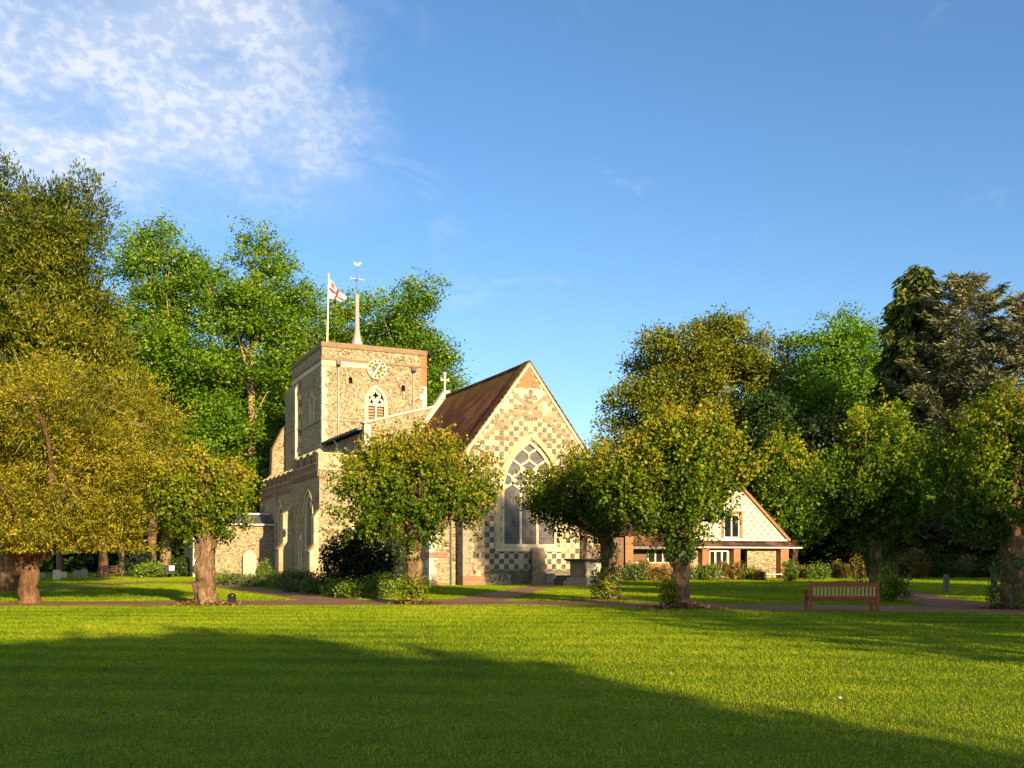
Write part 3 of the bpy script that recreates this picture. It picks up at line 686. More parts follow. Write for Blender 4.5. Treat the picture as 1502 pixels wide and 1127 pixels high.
for px_ in (-4.97, 1.0):
    mb = MB(); mb.tube([(px_, TY-.08, 16.0), (px_, TY-.08, 10.1 if px_ < 0 else 11.5)], .06, 8); hp = MB(); hp.box(px_-.17, px_+.17, TY-.24, TY-.01, 16.0, 16.3); hp.frustum(px_-.08, px_+.08, TY-.16, TY-.012, 15.8, px_-.17, px_+.17, TY-.24, TY-.012, 16.0); hp.build('hopper', M['black'], tw)
    mb.tube([(px_, TY+.1, 16.55), (px_, TY-.1, 16.25)], .05, 6)
    for zz in (14.2, 12.4): mb.box(px_-.1, px_+.1, TY-.14, TY-.003, zz, zz+.06)
    mb.build('downpipe', M['pipe_grey'], tw)
mb = MB(); mb.box(-4.3, -3.7, TY+.3, TY+.34, 14.5, 15.3).box(-.1, .5, TY+.3, TY+.34, 14.2, 15.0); mb.box(X0+.3, X0+.34, 24.7, 25.3, 14.4, 15.4); mb.build_each('slit_window', M['dark'], tw)
mb = MB(); mb.frustum(X0+.5, X1-.5, TY+.6, TB-.6, 16.8, -2.25, -1.85, 27.4, 27.8, 18.35); mb.build('tower_roof', M['lead'], tw)
# belfry window
bf = MB(); bf.wall(opening(-1.99, .92, 11.93, 13.4, 1.36, 9), [opening(-1.99, .64, 11.9, 13.4, .98, 8)], -.0, .35, lambda u, v, d: (u, TY-.02+d, v)); bf = bf.build('belfry_window', M['stone'], church)
mb = MB(); mb.ribbon(arch(-1.99, .98, 13.3, 1.52, 9), .12, TY-.1, TY-.02, MX); mb.build('hood_mould', M['stone_grey'], bf)
mb = MB(); mb.ribbon([(-1.99, 11.9), (-1.99, 13.5)], .12, TY+.1, TY+.3, MX)
for cx_ in (-2.31, -1.67):
    mb.ribbon(arch(cx_, .29, 13.3, .36, 6), .08, TY+.1, TY+.3, MX)
    mb.wall(arch(cx_, .31, 13.1, .6, 6), [[(cx_+.13*math.cos(a)*(1+.25*math.cos(3*a+1.57)), 13.42+.13*math.sin(a)*(1+.25*math.cos(3*a+1.57))) for a in np.linspace(0, 2*math.pi, 18, endpoint=False)]], TY+.14, TY+.28, MX)
mb.wall([(-1.99+.42*math.cos(a), 13.92+.40*math.sin(a)) for a in np.linspace(0, 2*math.pi, 24, endpoint=False)], [[(-1.99+.2*math.cos(a)*(1+.3*math.cos(4*a)), 13.92+.2*math.sin(a)*(1+.3*math.cos(4*a))) for a in np.linspace(0, 2*math.pi, 28, endpoint=False)]], TY+.16, TY+.27, MX)
mb.build('tracery', M['stone_pale'], bf)
mb = MB()
for i in range(6):
    z = 11.98+i*.22
    for a, b in ((-2.6, -2.06), (-1.92, -1.38)): mb.add([(a, TY+.2, z), (b, TY+.2, z), (b, TY+.42, z+.2), (a, TY+.42, z+.2), (a, TY+.2, z+.03), (b, TY+.2, z+.03), (b, TY+.42, z+.23), (a, TY+.42, z+.23)], [(0, 1, 2, 3), (4, 7, 6, 5), (0, 4, 5, 1), (3, 2, 6, 7), (0, 3, 7, 4), (1, 5, 6, 2)])
mb.build('louvre', M['timber'], bf)
mb = MB(); mb.box(-2.75, -1.23, TY+.5, TY+.54, 11.9, 14.6); mb.build('void', M['dark'], bf)
sw = MB(); sw.ribbon(opening(25.7, .6, 11.95, 13.3, .82, 7), .2, X0-.02, X0+.4, MY); sw = sw.build('south_window', M['stone'], church)
mb = MB(); mb.box(X0+.4, X0+.44, 25.0, 26.4, 11.8, 14.2); mb.build('louvre', M['lead'], sw)
# clock
ccx, ccz = -1.97, 15.88; YC = TY-.16
ck = MB(); ck.ribbon([(ccx+.74*math.cos(a), ccz+.74*math.sin(a)) for a in np.linspace(0, 2*math.pi, 40, endpoint=False)], .07, YC-.01, YC+.03, MX, True)
ck.ribbon([(ccx+.46*math.cos(a), ccz+.46*math.sin(a)) for a in np.linspace(0, 2*math.pi, 32, endpoint=False)], .045, YC-.01, YC+.03, MX, True)
for k in range(4):
    a = math.pi/4+k*math.pi/2; ck.ribbon([(ccx+.08*math.cos(a), ccz+.08*math.sin(a)), (ccx+.46*math.cos(a), ccz+.46*math.sin(a))], .05, YC, YC+.03, MX)
    ck.tube([(ccx+.74*math.cos(a), YC+.02, ccz+.74*math.sin(a)), (ccx+.74*math.cos(a), TY+.0, ccz+.74*math.sin(a))], .025, 6)
ck.tube([(ccx, YC-.03, ccz), (ccx, TY, ccz)], .07, 12); ck = ck.build('clock', M['gold'], church)
mb = MB(); mb.prism([(ccx+.78*math.cos(a), ccz+.78*math.sin(a)) for a in np.linspace(0, 2*math.pi, 40, endpoint=False)], TY-.045, TY-.036, MX); mb.build('dial', M['dial_dark'], ck)
ROM = ['XII', 'I', 'II', 'III', 'IV', 'V', 'VI', 'VII', 'VIII', 'IX', 'X', 'XI']
NUMS = []
for k, tx in enumerate(ROM):
    mb = MB()
    a = math.pi/2-k*math.pi/6; rx, rz = math.cos(a), math.sin(a); tx_, tz_ = rz, -rx       # radial and tangential directions
    def pt(u, v): return (ccx+rx*(.6+v)+tx_*u, ccz+rz*(.6+v)+tz_*u)
    wd = {'I': .055, 'V': .11, 'X': .11}; tot = sum(wd[c] for c in tx); u = -tot/2
    for c in tx:
        w = wd[c]
        if c == 'I': mb.ribbon([pt(u+w/2, -.1), pt(u+w/2, .1)], .038, YC-.016, YC+.02, MX)
        if c == 'V': mb.ribbon([pt(u+.01, .1), pt(u+w/2, -.1)], .036, YC-.016, YC+.02, MX); mb.ribbon([pt(u+w/2, -.1), pt(u+w-.01, .1)], .03, YC-.02, YC+.02, MX)
        if c == 'X': mb.ribbon([pt(u+.01, .1), pt(u+w-.01, -.1)], .036, YC-.016, YC+.02, MX); mb.ribbon([pt(u+.01, -.1), pt(u+w-.01, .1)], .03, YC-.02, YC+.02, MX)
        u += w
    mb.build('numeral', M['white'], ck)
for an, ln, w, dd in ((math.pi/2-R(27), .68, .085, .05), (math.pi/2-R(207), .46, .11, .035)):
    w *= 1.35; c_, s_ = math.cos(an), math.sin(an); mb = MB(); q = lambda r, t: (ccx+c_*r-s_*t, ccz+s_*r+c_*t)
    mb.prism([q(-.14, w*.3), q(.0, w*.4), q(ln*.7, w*.55), q(ln, 0), q(ln*.7, -w*.55), q(0, -w*.4), q(-.14, -w*.3)], YC-dd, YC-dd+.012, MX); mb.build('hand', M['white'], ck)
# spirelet
sx, sy = -2.05, 27.6
mb = MB(); prof = [(.55, 18.2), (.44, 18.9), (.32, 19.3), (.22, 19.8), (.2, 20.2), (.16, 22.4), (.18, 22.45), (.17, 22.65), (.05, 22.75)]
mb.lathe(prof, (sx, sy, 0), 8); mb.build('spirelet', M['lead_pale'], church)
mb = MB(); mb.lathe([(.165, 22.2), (.17, 22.3), (.17, 22.6), (.10, 22.78), (.03, 22.85)], (sx, sy, 0), 8); mb.build('spirelet_collar', M['stone_ochre'], church)

# south aisle -------------------------------------------------------
AX = -8.87; AM = 20.7; AE = 34.0
w1 = opening(15.35, 1.0, 1.9, 4.4, 1.35, 8); w2 = opening(25.5, .95, 2.0, 4.3, 1.25, 8); dr = opening(17.6, .42, .25, 2.3, .55, 6)
mb = MB()
mb.wall([(NY, 0), (AM, 0), (AM, 7.25), (NY, 7.25)], [w1, dr], AX, AX+.6, MY)
mb.wall([(AX+.6, 0), (-CW-.02, 0), (-CW-.02, 7.25), (AX+.6, 7.25)], [opening(-6.2, .42, 2.2, 3.75, .6, 6)], NY-.25, NY, MX)
mb.wall([(AM, 0), (AE, 0), (AE, 6.75), (AM, 6.75)], [w2, opening(30.6, .95, 2.0, 4.3, 1.25, 8)], AX+.25, AX+.8, MY)
mb.box(AX, AX+.6, NY-.25, NY, 0, 7.25)
ai = mb.build('aisle_wall', M['flint_yellow'], church)
mb = MB(); mb.add([(AX+.6, NY, 7.3), (-5.8, NY, 8.0), (-5.8, AE, 8.0), (AX+.6, AE, 7.3), (AX+.6, NY, 7.15), (-5.8, NY, 7.85), (-5.8, AE, 7.85), (AX+.6, AE, 7.15)], [(0, 1, 2, 3), (7, 6, 5, 4), (0, 4, 5, 1), (1, 5, 6, 2), (2, 6, 7, 3), (3, 7, 4, 0)]); mb.build('aisle_roof', M['lead'], church)
def crenel(x, ya, yb, z0, zc, zt, n, par):
    b = MB(); b.box(x, x+.4, ya, yb, z0, zc); st = (yb-ya)/n
    c = MB(); c.box(x-.05, x+.45, ya, yb, zc, zc+.07)
    for i in range(n):
        y0 = ya+i*st; y1 = y0+st*.58
        b.box(x, x+.4, y0, y1, zc+.07, zt); c.prism([(x-.06, zt), (x+.46, zt), (x+.2, zt+.2)], y0-.04, y1+.04, MX)
    b.build('parapet', M['brick_cap'], par); c.build('merlon_coping', M['stone_ochre'], par)
crenel(AX-.06, NY+.32, AM, 7.25, 7.6, 8.4, 4, ai); crenel(AX+.2, AM+.05, AE, 6.75, 7.05, 7.8, 8, ai)
mb = MB(); mb.box(AX-.07, -7.35, NY-.3, NY+.3, 7.27, 8.22); mb.build('corner_block', M['ashlar'], ai)
mb = MB(); mb.box(-7.35, -5.8, NY-.28, NY, 7.27, 8.12); mb.build('parapet', M['brick_cap'], ai)
mb = MB(); mb.box(AX-.1, -7.3, NY-.34, NY+.34, 7.2, 7.27).box(AX-.1, -7.3, NY-.34, NY+.34, 8.22, 8.31).box(-7.3, -5.8, NY-.32, NY+.04, 8.12, 8.2).box(-7.3, -5.8, NY-.31, NY, 7.19, 7.26); mb.build_each('parapet_coping', M['stone'], ai)
mb = MB(); mb.box(AX-.1, AX, NY-.2, AM, 7.05, 7.24)
for i in range(34): y = NY-.1+i*.23; mb.box(AX-.085, AX, y, y+.11, 6.78, 7.05)
mb.box(AX+.16, AX+.25, AM, AE, 6.5, 6.74)
for i in range(50): y = AM+.1+i*.26; mb.box(AX+.17, AX+.25, y, y+.13, 6.28, 6.5)
mb.build('corbel_table', M['brick'], ai)
# buttresses of the aisle: corner (two stages), between the bays (two stages)
for (ya, yb, s1, zt1, s2, zt2) in ((NY-.25, NY+.55, .36, 4.4, .62, 2.2), (AM-.35, AM+.65, .70, 4.9, 1.0, 2.4)):
    for s_, zt in ((s1, zt1), (s2, zt2)):
        mb = MB(); e = .003 if s_ == s2 else 0; mb.box(AX-s_, AX, ya-e, yb+e, 0, zt-.3); mb.prism([(AX-s_, zt-.3), (AX-s_*.3 if s_ == s2 else AX, zt+.25), (AX, zt+.25), (AX, zt-.3)], ya-e, yb+e, MX); mb.build('buttress', M['ashlar'], ai)
    mb = MB(); mb.ribbon([(AX-s2-.07, zt2-.34), (AX-s1+.02, zt2+.16)], .13, ya-.05, yb+.05, MX); mb.build('cap', M['brick_cap'], ai)
    mb = MB(); mb.box(AX-s2-.08, AX, ya-.08, yb+.08, 0, .5); mb.build('brick_footing', M['brick'], ai)
mb = MB(); mb.box(AX-.09, AX, NY+.6, AM-.45, 0, .55).box(AX+.6, -6, NY-.33, NY-.25, 0, .55); mb.build('plinth', M['brick'], ai)
for cx_, hw, zs, hh, xo in ((15.35, 1.0, 4.4, 1.35, 0), (25.5, .95, 4.3, 1.25, .25), (30.6, .95, 4.3, 1.25, .25)):
    f = MB(); f.wall(opening(cx_, hw+.16, 1.85, zs, hh+.2, 9), [opening(cx_, hw-.18, 2.05, zs, hh-.22, 9)], AX+xo-.02, AX+xo+.3, MY); f = f.build('aisle_window', M['stone'], church)
    mb = MB(); mb.ribbon(arch(cx_, hw+.24, zs-.1, hh+.38, 9), .16, AX+xo-.12, AX+xo-.02, MY); mb.build('hood_mould', M['stone_ochre'], f)
    mb = MB(); mb.ribbon([(cx_, 2.0), (cx_, zs+.2)], .12, AX+xo+.14, AX+xo+.28, MY)
    for s_ in (-1, 1): mb.ribbon(arch(cx_+s_*hw*.41, hw*.41, zs-.05, .6, 6), .09, AX+xo+.15, AX+xo+.27, MY)
    mb.ribbon([(cx_+.26*math.cos(a), zs+.66+.26*math.sin(a)) for a in np.linspace(0, 2*math.pi, 16, endpoint=False)], .08, AX+xo+.16, AX+xo+.26, MY, True); mb.build('tracery', M['stone'], f)
    mb = MB(); mb.prism(opening(cx_, hw, 1.9, zs, hh, 8), AX+xo+.40, AX+xo+.42, MY); mb.build('glass', M['glass_dull'], f)
f = MB(); f.wall(opening(-6.2, .58, 2.05, 3.75, .82, 8), [opening(-6.2, .36, 2.2, 3.75, .5, 8)], NY-.28, NY-.05, MX); f = f.build('aisle_window', M['stone_pale'], church)
mb = MB(); mb.prism(opening(-6.2, .42, 2.15, 3.75, .6, 6), NY-.12, NY-.10, MX); mb.build('glass', M['glass_dull'], f)
mb = MB(); mb.wall(opening(17.6, .56, .2, 2.35, .75, 8), [opening(17.6, .36, .2, 2.3, .45, 8)], AX-.1, AX+.2, MY); mb.prism(opening(17.6, .42, .2, 2.3, .55, 6), AX+.16, AX+.3, MY); mb.build('blocked_doorway', M['stone'], church)
mb = MB(); mb.tube([(AX+.12, 26.95, 0), (AX+.12, 26.95, 6.1)], .07, 8); mb.frustum(AX+.02, AX+.22, 26.85, 27.05, 6.1, AX-.06, AX+.25, 26.75, 27.15, 6.4); mb.build('downpipe', M['pipe_grey'], ai)
mb = MB(); mb.lathe([(.05, -.25), (.13, -.2), (.17, .15), (.05, .32), (.02, .36)], (AX-.35, 13.62, 5.0), 6); mb.tube([(AX, 13.62, 5.3), (AX-.35, 13.62, 5.36)], .02, 6); mb.build('lantern', M['black'], ai)
# vestry at the west end of the aisle
VY, VX = 27.6, -14.8
mb = MB(); mb.box(VX, AX+.3, VY, VY+.5, 0, 4.0).box(VX, VX+.5, VY+.5, 33, 0, 4.0).box(VX+.5, AX, 32.5, 33, 0, 4.0); ve = mb.build('vestry_wall', M['flint_yellow'], church)
mb = MB(); mb.frustum(VX-.2, AX+.25, VY-.22, 33.2, 4.0, VX+1, AX+.2, 29.6, 31.0, 4.95); vr = mb.build('vestry_roof', M['slate'], church)
mb = MB(); mb.box(VX-.3, AX+.24, VY-.34, VY-.225, 3.98, 4.1).box(VX+1, AX+.2, 29.5, 31.1, 4.92, 5.02); mb.build('gutter', M['white'], vr)
mb = MB(); quoins(mb, VX, 0, VY, 0, 3.9, 77, .014, h=.4); mb.build('quoin', M['stone_pale'], ve)

# flagpole, flag and weathervane on the tower --------------------------------
fx, fy = -5.46, 24.0
mb = MB(); mb.tube([(0, 0, 16.9), (.14, 0, 23.0)], [.085, .05], 10); b_ = mb.lathe([(.02, 22.98), (.09, 23.03), (.09, 23.12), (.02, 23.2)], (.14, 0, 0), 10)
fp = mb.build('flagpole', M['white']); fp.location = cl(fx, fy); fp.rotation_euler = (0, 0, TH); tag(fp, 'tall white flagpole standing on the church tower roof', 'flagpole')
M['flag_white'] = m_plain('flag_white', (.6, .58, .58), .9, .1, .05, 3, .05); M['flag_red'] = m_plain('flag_red', (.38, .03, .035), .9, .1, .08, 3, .05); M['flag_arms'] = m_plain('flag_arms', (.25, .12, .14), .9, .1, .3, 6, .05)
mb = MB(); NU, NV = 32, 24
def flagp(u, v):
    tx, tz = 1.36, -1.42; bx, bz = .72, -.12; e = v**.8
    x = u*(bx+(tx-bx)*e); z = (v-1)*1.52+(u**.9)*(bz+(tz-bz)*e)
    y = .16*math.sin(u*9+v*3.2)*u**.5+.05*math.sin(u*17-v*5)
    return (x+.06, y, z)
vs = [flagp(i/NU, j/NV) for j in range(NV+1) for i in range(NU+1)]
for j in range(NV):
    for i in range(NU):
        u = (i+.5)/NU; v = (j+.5)/NV
        mb.cur = 1 if (.44 < u < .58 or .4 < v < .6) else (2 if (.08 < u < .3 and .66 < v < .94) else 0)
        a = j*(NU+1)+i; mb.f.append([a, a+1, a+NU+2, a+NU+1]); mb.mi.append(mb.cur)
mb.v = vs
fl = mb.build('flag', [M['flag_white'], M['flag_red'], M['flag_arms']], smooth=True, recalc=False)
fl.location = cl(fx+.13, fy, 22.85); fl.rotation_euler = (0, 0, TH); tag(fl, 'white flag with red cross drooping from the flagpole on the tower', 'flag')
wv = empty('weathervane', cl(sx, sy, 22.8), TH); tag(wv, 'cockerel weathervane with compass arms on top of the tower spirelet', 'weathervane')
mb = MB(); mb.tube([(0, 0, 0), (0, 0, 2.35)], [.045, .04], 8); mb.build('rod', M['pipe'], wv)
mb = MB()
for d in ((1, 0), (0, 1)): mb.tube([(-.42*d[0], -.42*d[1], 1.28), (.42*d[0], .42*d[1], 1.28)], .02, 6)
arms = mb.build('compass_arm', M['white'], wv)
LET = {'N': [[(-.07,-.1),(-.07,.1),(.07,-.1),(.07,.1)]], 'E': [[(.07,.1),(-.06,.1),(-.06,-.1),(.07,-.1)],[(-.06,0),(.05,0)]], 'S': [[(.07,.08),(0,.1),(-.07,.06),(0,0),(.07,-.05),(0,-.1),(-.07,-.08)]], 'W': [[(-.09,.1),(-.045,-.1),(0,.06),(.045,-.1),(.09,.1)]]}
for ch, dx, dy in (('N', 1, 0), ('S', -1, 0), ('E', 0, -1), ('W', 0, 1)):
    mb = MB()
    for pl in LET[ch]:
        if dx: mb.ribbon([(dx*.52+a, 1.28+b) for a, b in pl], .035, -.012, .012, MX)
        else: mb.ribbon([(dy*.52+a, 1.28+b) for a, b in pl], .035, -.012, .012, MY)
    mb.build('letter', M['stone_ochre'], arms)
mb = MB(); mb.prism([(-.36,.1),(-.3,.17),(-.33,.25),(-.27,.34),(-.2,.3),(-.16,.18),(-.02,.12),(.1,.17),(.2,.32),(.34,.36),(.43,.28),(.45,.12),(.38,.2),(.3,.12),(.22,.02),(.08,-.08),(.02,-.14),(-.04,-.08),(-.18,-.02),(-.27,.06)], -.03, .03, MX)
ck_ = mb.build('cockerel', M['gold'], wv); ck_.location = (0, 0, 2.38); ck_.scale = (.8, .8, .8)

# ------------------------------------------------------------------ the hall beside the church
hall = empty('church_hall', CO, TH)
tag(hall, 'low hall with flint gable, brown tiled skirt roof and brick piers', 'hall')
HY_, HC, HW, HB, HA = 7.4, 19.9, 5.0, 2.75, 7.1
mb = MB(); mb.wall([(HC-HW, HB), (HC+HW, HB), (HC, HA)], [[(HC-.78, HB+.14), (HC+.62, HB+.14), (HC+.62, HB+1.85), (HC-.78, HB+1.85)]], HY_, HY_+.3, MX)
M['hallflint'] = m_checker('hall_chequer', .31, True)
hg = mb.build('gable', M['hallflint'], hall)
mb = MB(); mb.box(HC-HW, 17.55, HY_, HY_+.3, 0, HB-.01).box(19.5, 19.9, HY_, HY_+.3, 0, HB-.01).box(21.2, HC+HW, HY_, HY_+.3, 0, HB-.01).box(17.55, 19.5, HY_, HY_+.3, 2.06, HB-.01).box(19.9, 21.2, HY_, HY_+.3, 2.06, HB-.01); mb.box(17.55, 19.5, HY_, HY_+.3, 0, .9) if False else None
mb.box(HC+HW-.3, HC+HW, HY_+.3, HY_+16, 0, HB-.01); mb.box(HC-HW, HC-HW+.3, HY_+.3, HY_+16, 0, HB-.01); mb.box(17.55, 19.5, HY_, HY_+.3, 0, 2.055)
hwall = mb.build('wall', M['flint_yellow'], hall)
mb = MB()
for sgn in (-1, 1): mb.prism([(HC, HA+.22), (HC+sgn*(HW+.15), HB+.0), (HC+sgn*(HW+.15), HB-.12), (HC, HA+.06)], HY_-.1, HY_+16, MX)
hr = mb.build('roof', M['tiles2'], hall)
mb = MB()
for sgn in (-1, 1): mb.ribbon([(HC+sgn*(HW+.12), HB-.0), (HC, HA+.13)], .2, HY_-.16, HY_-.1, MX)
mb.build('verge', M['brick_orange'], hr)
mb = MB()   # skirt roof round the front, hipped at the corner and running on to the left over the link
e0, e1 = 6.75, 2.25
mb.add([(9.6, HY_-.02, HB-.05), (HC+HW, HY_-.02, HB-.05), (HC+HW+.75, e0, e1), (9.6, e0, e1), (9.6, HY_-.02, HB-.2), (HC+HW, HY_-.02, HB-.2), (HC+HW+.75, e0, e1-.1), (9.6, e0, e1-.1), (HC+HW+.75, HY_+16, e1), (HC+HW, HY_+16, HB-.05), (HC+HW+.75, HY_+16, e1-.1), (HC+HW, HY_+16, HB-.2)],
       [(0, 1, 2, 3), (7, 6, 5, 4), (3, 2, 6, 7), (0, 3, 7, 4), (1, 9, 8, 2), (6, 10, 11, 5), (2, 8, 10, 6)])
sk = mb.build('skirt_roof', M['tiles2'], hall)
mb = MB(); mb.box(14.9, HC+HW+.8, e0-.05, e0, e1-.08, e1+.015).box(HC+HW+.75, HC+HW+.81, e0, HY_+16, e1-.08, e1+.015); mb.box(HC-HW, HC+HW, HY_-.06, HY_-.021, HB-.04, HB+.1); mb.build('fascia', M['white'], sk)
mb = MB(); mb.box(9.6, 14.9, e0-.05, e0, e1-.16, e1+.02); mb.build('gutter', M['pipe'], sk)
for x0, x1 in ((16.9, 17.5), (19.62, 20.2), (23.85, 24.6)):
    mb = MB(); mb.box(x0, x1, HY_-.5, HY_-.002, 0, e1-.02); mb.build('pier', M['brick_orange'], hall)
mb = MB(); mb.box(HC-1.02, HC-.78, HY_-.03, HY_+.1, HB+.12, HB+2.1).box(HC+.62, HC+.86, HY_-.03, HY_+.1, HB+.12, HB+2.1).box(HC-.78, HC+.62, HY_-.03, HY_+.1, HB+1.85, HB+2.1); mb.build('window_surround', M['brick_orange'], hall)
def casement(name, x0, x1, z0, z1, y, n, par, w=.09):
    f = MB(); hs = []; st = (x1-x0)/n
    for i in range(n): hs.append([(x0+i*st+w*(1 if i == 0 else .6), z0+w), (x0+(i+1)*st-w*(1 if i == n-1 else .6), z0+w), (x0+(i+1)*st-w*(1 if i == n-1 else .6), z1-w), (x0+i*st+w*(1 if i == 0 else .6), z1-w)])
    f.wall([(x0, z0), (x1, z0), (x1, z1), (x0, z1)], hs, y, y+.08, MX); f = f.build(name, M['white'], par)
    p = MB(); p.box(x0+.03, x1-.03, y+.05, y+.065, z0+.03, z1-.03); p.build('pane', M['pane'], f)
    b = MB(); b.box(x0+.1, x1-.1, y+.068, y+.08, z1-.32, z1-.1); b.build('blind', M['stone_pale'], f); return f
casement('window', HC-.77, HC+.61, HB+.15, HB+1.84, HY_+.02, 2, hall)
mb = MB(); mb.box(HC-.85, HC+.69, HY_-.08, HY_+.02, HB+.06, HB+.13); mb.build('sill', M['white'], hall)
casement('french_door', 17.75, 19.45, .06, 2.05, HY_-.09, 3, hall, .12)
# the link between hall and chancel
mb = MB(); mb.box(8.2, 9.4, HY_+.6, HY_+.8, 0, 2.5).box(9.4, 14.9, HY_+.6, HY_+.8, 0, 2.5).box(4.6, 8.2, 3.2, 3.4, 0, 3.0); mb.build_each('link_wall', M['brick_shaded'], hall)
mb = MB(); mb.add([(4.4, 2.9, 3.0), (9.6, 2.9, 3.0), (9.6, 8, 5.2), (4.4, 8, 5.2), (4.4, 2.9, 2.85), (9.6, 2.9, 2.85), (9.6, 8, 5.0), (4.4, 8, 5.0)], [(0, 1, 2, 3), (7, 6, 5, 4), (0, 4, 5, 1), (1, 5, 6, 2), (2, 6, 7, 3), (3, 7, 4, 0)]); mb.build('link_roof', M['tiles2'], hall)
mb = MB(); mb.box(9.4, 14.9, HY_-.02, HY_+.8, HB-.05, HB+.25); mb.prism([(HY_-.02, HB+.25), (HY_+1.6, HB+1.4), (HY_+3.2, HB+.25)], 9.4, 15.5, MY); mb.build('link_ridge', M['tiles2'], hall)
mb = MB(); mb.box(9.55, 10.15, 5.2, 5.9, 0, 3.3).box(13.3, 14.35, 5.4, 6.0, 0, 1.35); mb.build_each('brick_pier', M['brick_orange'], hall)
mb = MB(); mb.box(10.15, 13.3, 5.5, 5.8, 0, 1.12); mb.build('low_wall', M['brick_orange'], hall)
mb = MB(); mb.box(10.15, 13.3, 5.46, 5.84, 1.12, 1.2).box(13.25, 14.4, 5.36, 6.04, 1.35, 1.43); mb.build('wall_coping', M['stone'], hall)
casement('window', 10.3, 11.5, .9, 2.1, HY_+.5, 2, hall); casement('window', 13.0, 14.3, .9, 2.1, HY_+.5, 2, hall)
mb = MB(); mb.tube([(21.3, 6.3, .35), (22.4, 6.1, .28), (24.6, 6.0, .34), (26.0, 5.4, .2)], .035, 8); hh = mb.build('hose', M['white'], None); hh.location = CO; hh.rotation_euler = (0, 0, TH); tag(hh, 'pale hose strung low along the foot of the flint hall wall', 'hose')

# ------------------------------------------------------------------ bench, tombs, posts
bx, by = gat(1237.5, 898.2)
bench = empty('park_bench', (bx, by, 0), R(-3)); tag(bench, 'red brown wooden park bench with slatted back seen from behind beside the path', 'bench')
for sx_ in (-1, 1):
    mb = MB(); mb.frustum(sx_*.94-.045, sx_*.94+.045, -.04, .05, 0, sx_*.94-.04, sx_*.94+.04, -.10, -.03, .9); mb.build('leg', M['bench'], bench, bevel=.006)
    mb = MB(); mb.box(sx_*.94-.04, sx_*.94+.04, .5, .58, 0, .62); mb.build('leg', M['bench'], bench, bevel=.006)
    mb = MB(); mb.box(sx_*.94-.05, sx_*.94+.05, -.02, .62, .62, .66); mb.build('armrest', M['bench'], bench, bevel=.008)
mb = MB(); pr = [(-.9, .74), (.9, .74)]+[(.9*c, .835+.075*max(0, (1-(abs(c)/.62)**1.5)) if abs(c) < .62 else .835) for c in np.linspace(1, -1, 25)]
mb.prism(pr, -.09, -.045, MX); mb.build('top_rail', M['bench'], bench)
mb = MB()
for i in range(17):
    x = -.84+i*.105; mb.add([(x-.026, -.055, .46), (x+.03, -.055, .46), (x+.03, -.04, .46), (x-.03, -.04, .46), (x-.03, -.078, .745), (x+.03, -.078, .745), (x+.03, -.06, .745), (x-.03, -.06, .745)], [(0, 3, 2, 1), (4, 5, 6, 7), (0, 1, 5, 4), (1, 2, 6, 5), (2, 3, 7, 6), (3, 0, 4, 7)])
mb.build('back_slats', M['slat'], bench)
mb = MB(); mb.box(-.9, .9, -.075, -.03, .40, .465); mb.build('lower_rail', M['bench'], bench)
mb = MB()
for i in range(6): mb.box(-.9, .9, .04+i*.095, .12+i*.095, .415, .44)
mb.build('seat', M['bench'], bench)
mb = MB(); mb.box(-.9, .9, -.02, .02, .31, .40).box(-.9, .9, .52, .56, .33, .41); mb.build('seat_rail', M['bench'], bench)

tx, ty = gat(872, 861)
tomb = empty('chest_tomb', (tx, ty, 0), TH); tag(tomb, 'stone chest tomb with a dark overhanging slab in front of the chancel', 'tomb')
mb = MB(); mb.box(-.62, .62, -.3, 2.3, 0, .28).box(-.52, .52, -.2, 2.2, .28, .45); mb.build('base', M['stone_grey'], tomb, bevel=.02)
mb = MB(); mb.box(-.38, .38, -.02, 1.98, .45, 1.32); ch_ = mb.build('chest', M['stone_brown'], tomb)
mb = MB(); mb.box(-.34, .34, -.06, -.02, .55, 1.22).box(-.44, -.36, -.08, .04, .45, 1.32).box(.36, .44, -.08, .04, .45, 1.32); mb.lathe([(.05, .5), (.1, .6), (.06, .75), (.1, 1.1), (.12, 1.3)], (-.46, -.06, 0), 10); mb.lathe([(.05, .5), (.1, .6), (.06, .75), (.1, 1.1), (.12, 1.3)], (.46, -.06, 0), 10); mb.build('carved_panel', M['stone_pale'], tomb)
mb = MB(); mb.box(-.62, .62, -.28, 2.25, 1.36, 1.46).box(-.52, .52, -.18, 2.15, 1.32, 1.36); mb.build('slab', M['tomb_dark'], tomb, bevel=.015)
tx, ty = gat(842, 860); ct = MB(); ct.box(-.55, .55, -.3, 1.2, 0, .42).box(-.48, .48, -.22, 1.12, .42, .55); ct = ct.build('ledger_stone', M['tomb_dark'], bevel=.02); ct.location = (tx, ty+1, 0); ct.rotation_euler = (0, 0, TH); tag(ct, 'low blackened ledger stone on the grass left of the chest tomb', 'tomb')

def headstone(px, py, w, h, label, mt, rz=.2, kind='round', tilt=0.0, name='headstone'):
    x, y = gat(px, py); mb = MB(); a = w/2
    if kind == 'round': poly = [(-a, 0), (a, 0), (a, h*.8)]+[(a*math.cos(t), h*.8+h*.2*math.sin(t)) for t in np.linspace(0, math.pi, 11)[1:-1]]+[(-a, h*.8)]
    elif kind == 'pointed': poly = [(-a, 0), (a, 0)]+[(p[0], p[1]) for p in reversed(arch(0, a, h-.55, .55, 5))]
    else: poly = [(-a, 0), (a, 0), (a, h), (-a, h)]
    mb.prism(poly, -.06, .06, MX); o = mb.build(name, mt, bevel=.01); o.location = (x, y, -.05); o.rotation_euler = (tilt, 0, rz)
    tag(o, label, 'headstone', 'headstones in the churchyard'); return o
headstone(83.5, 851, .5, .72, 'square pale headstone, largest one right of the golden yew trunk', M['stone_pale'], .3, 'flat')
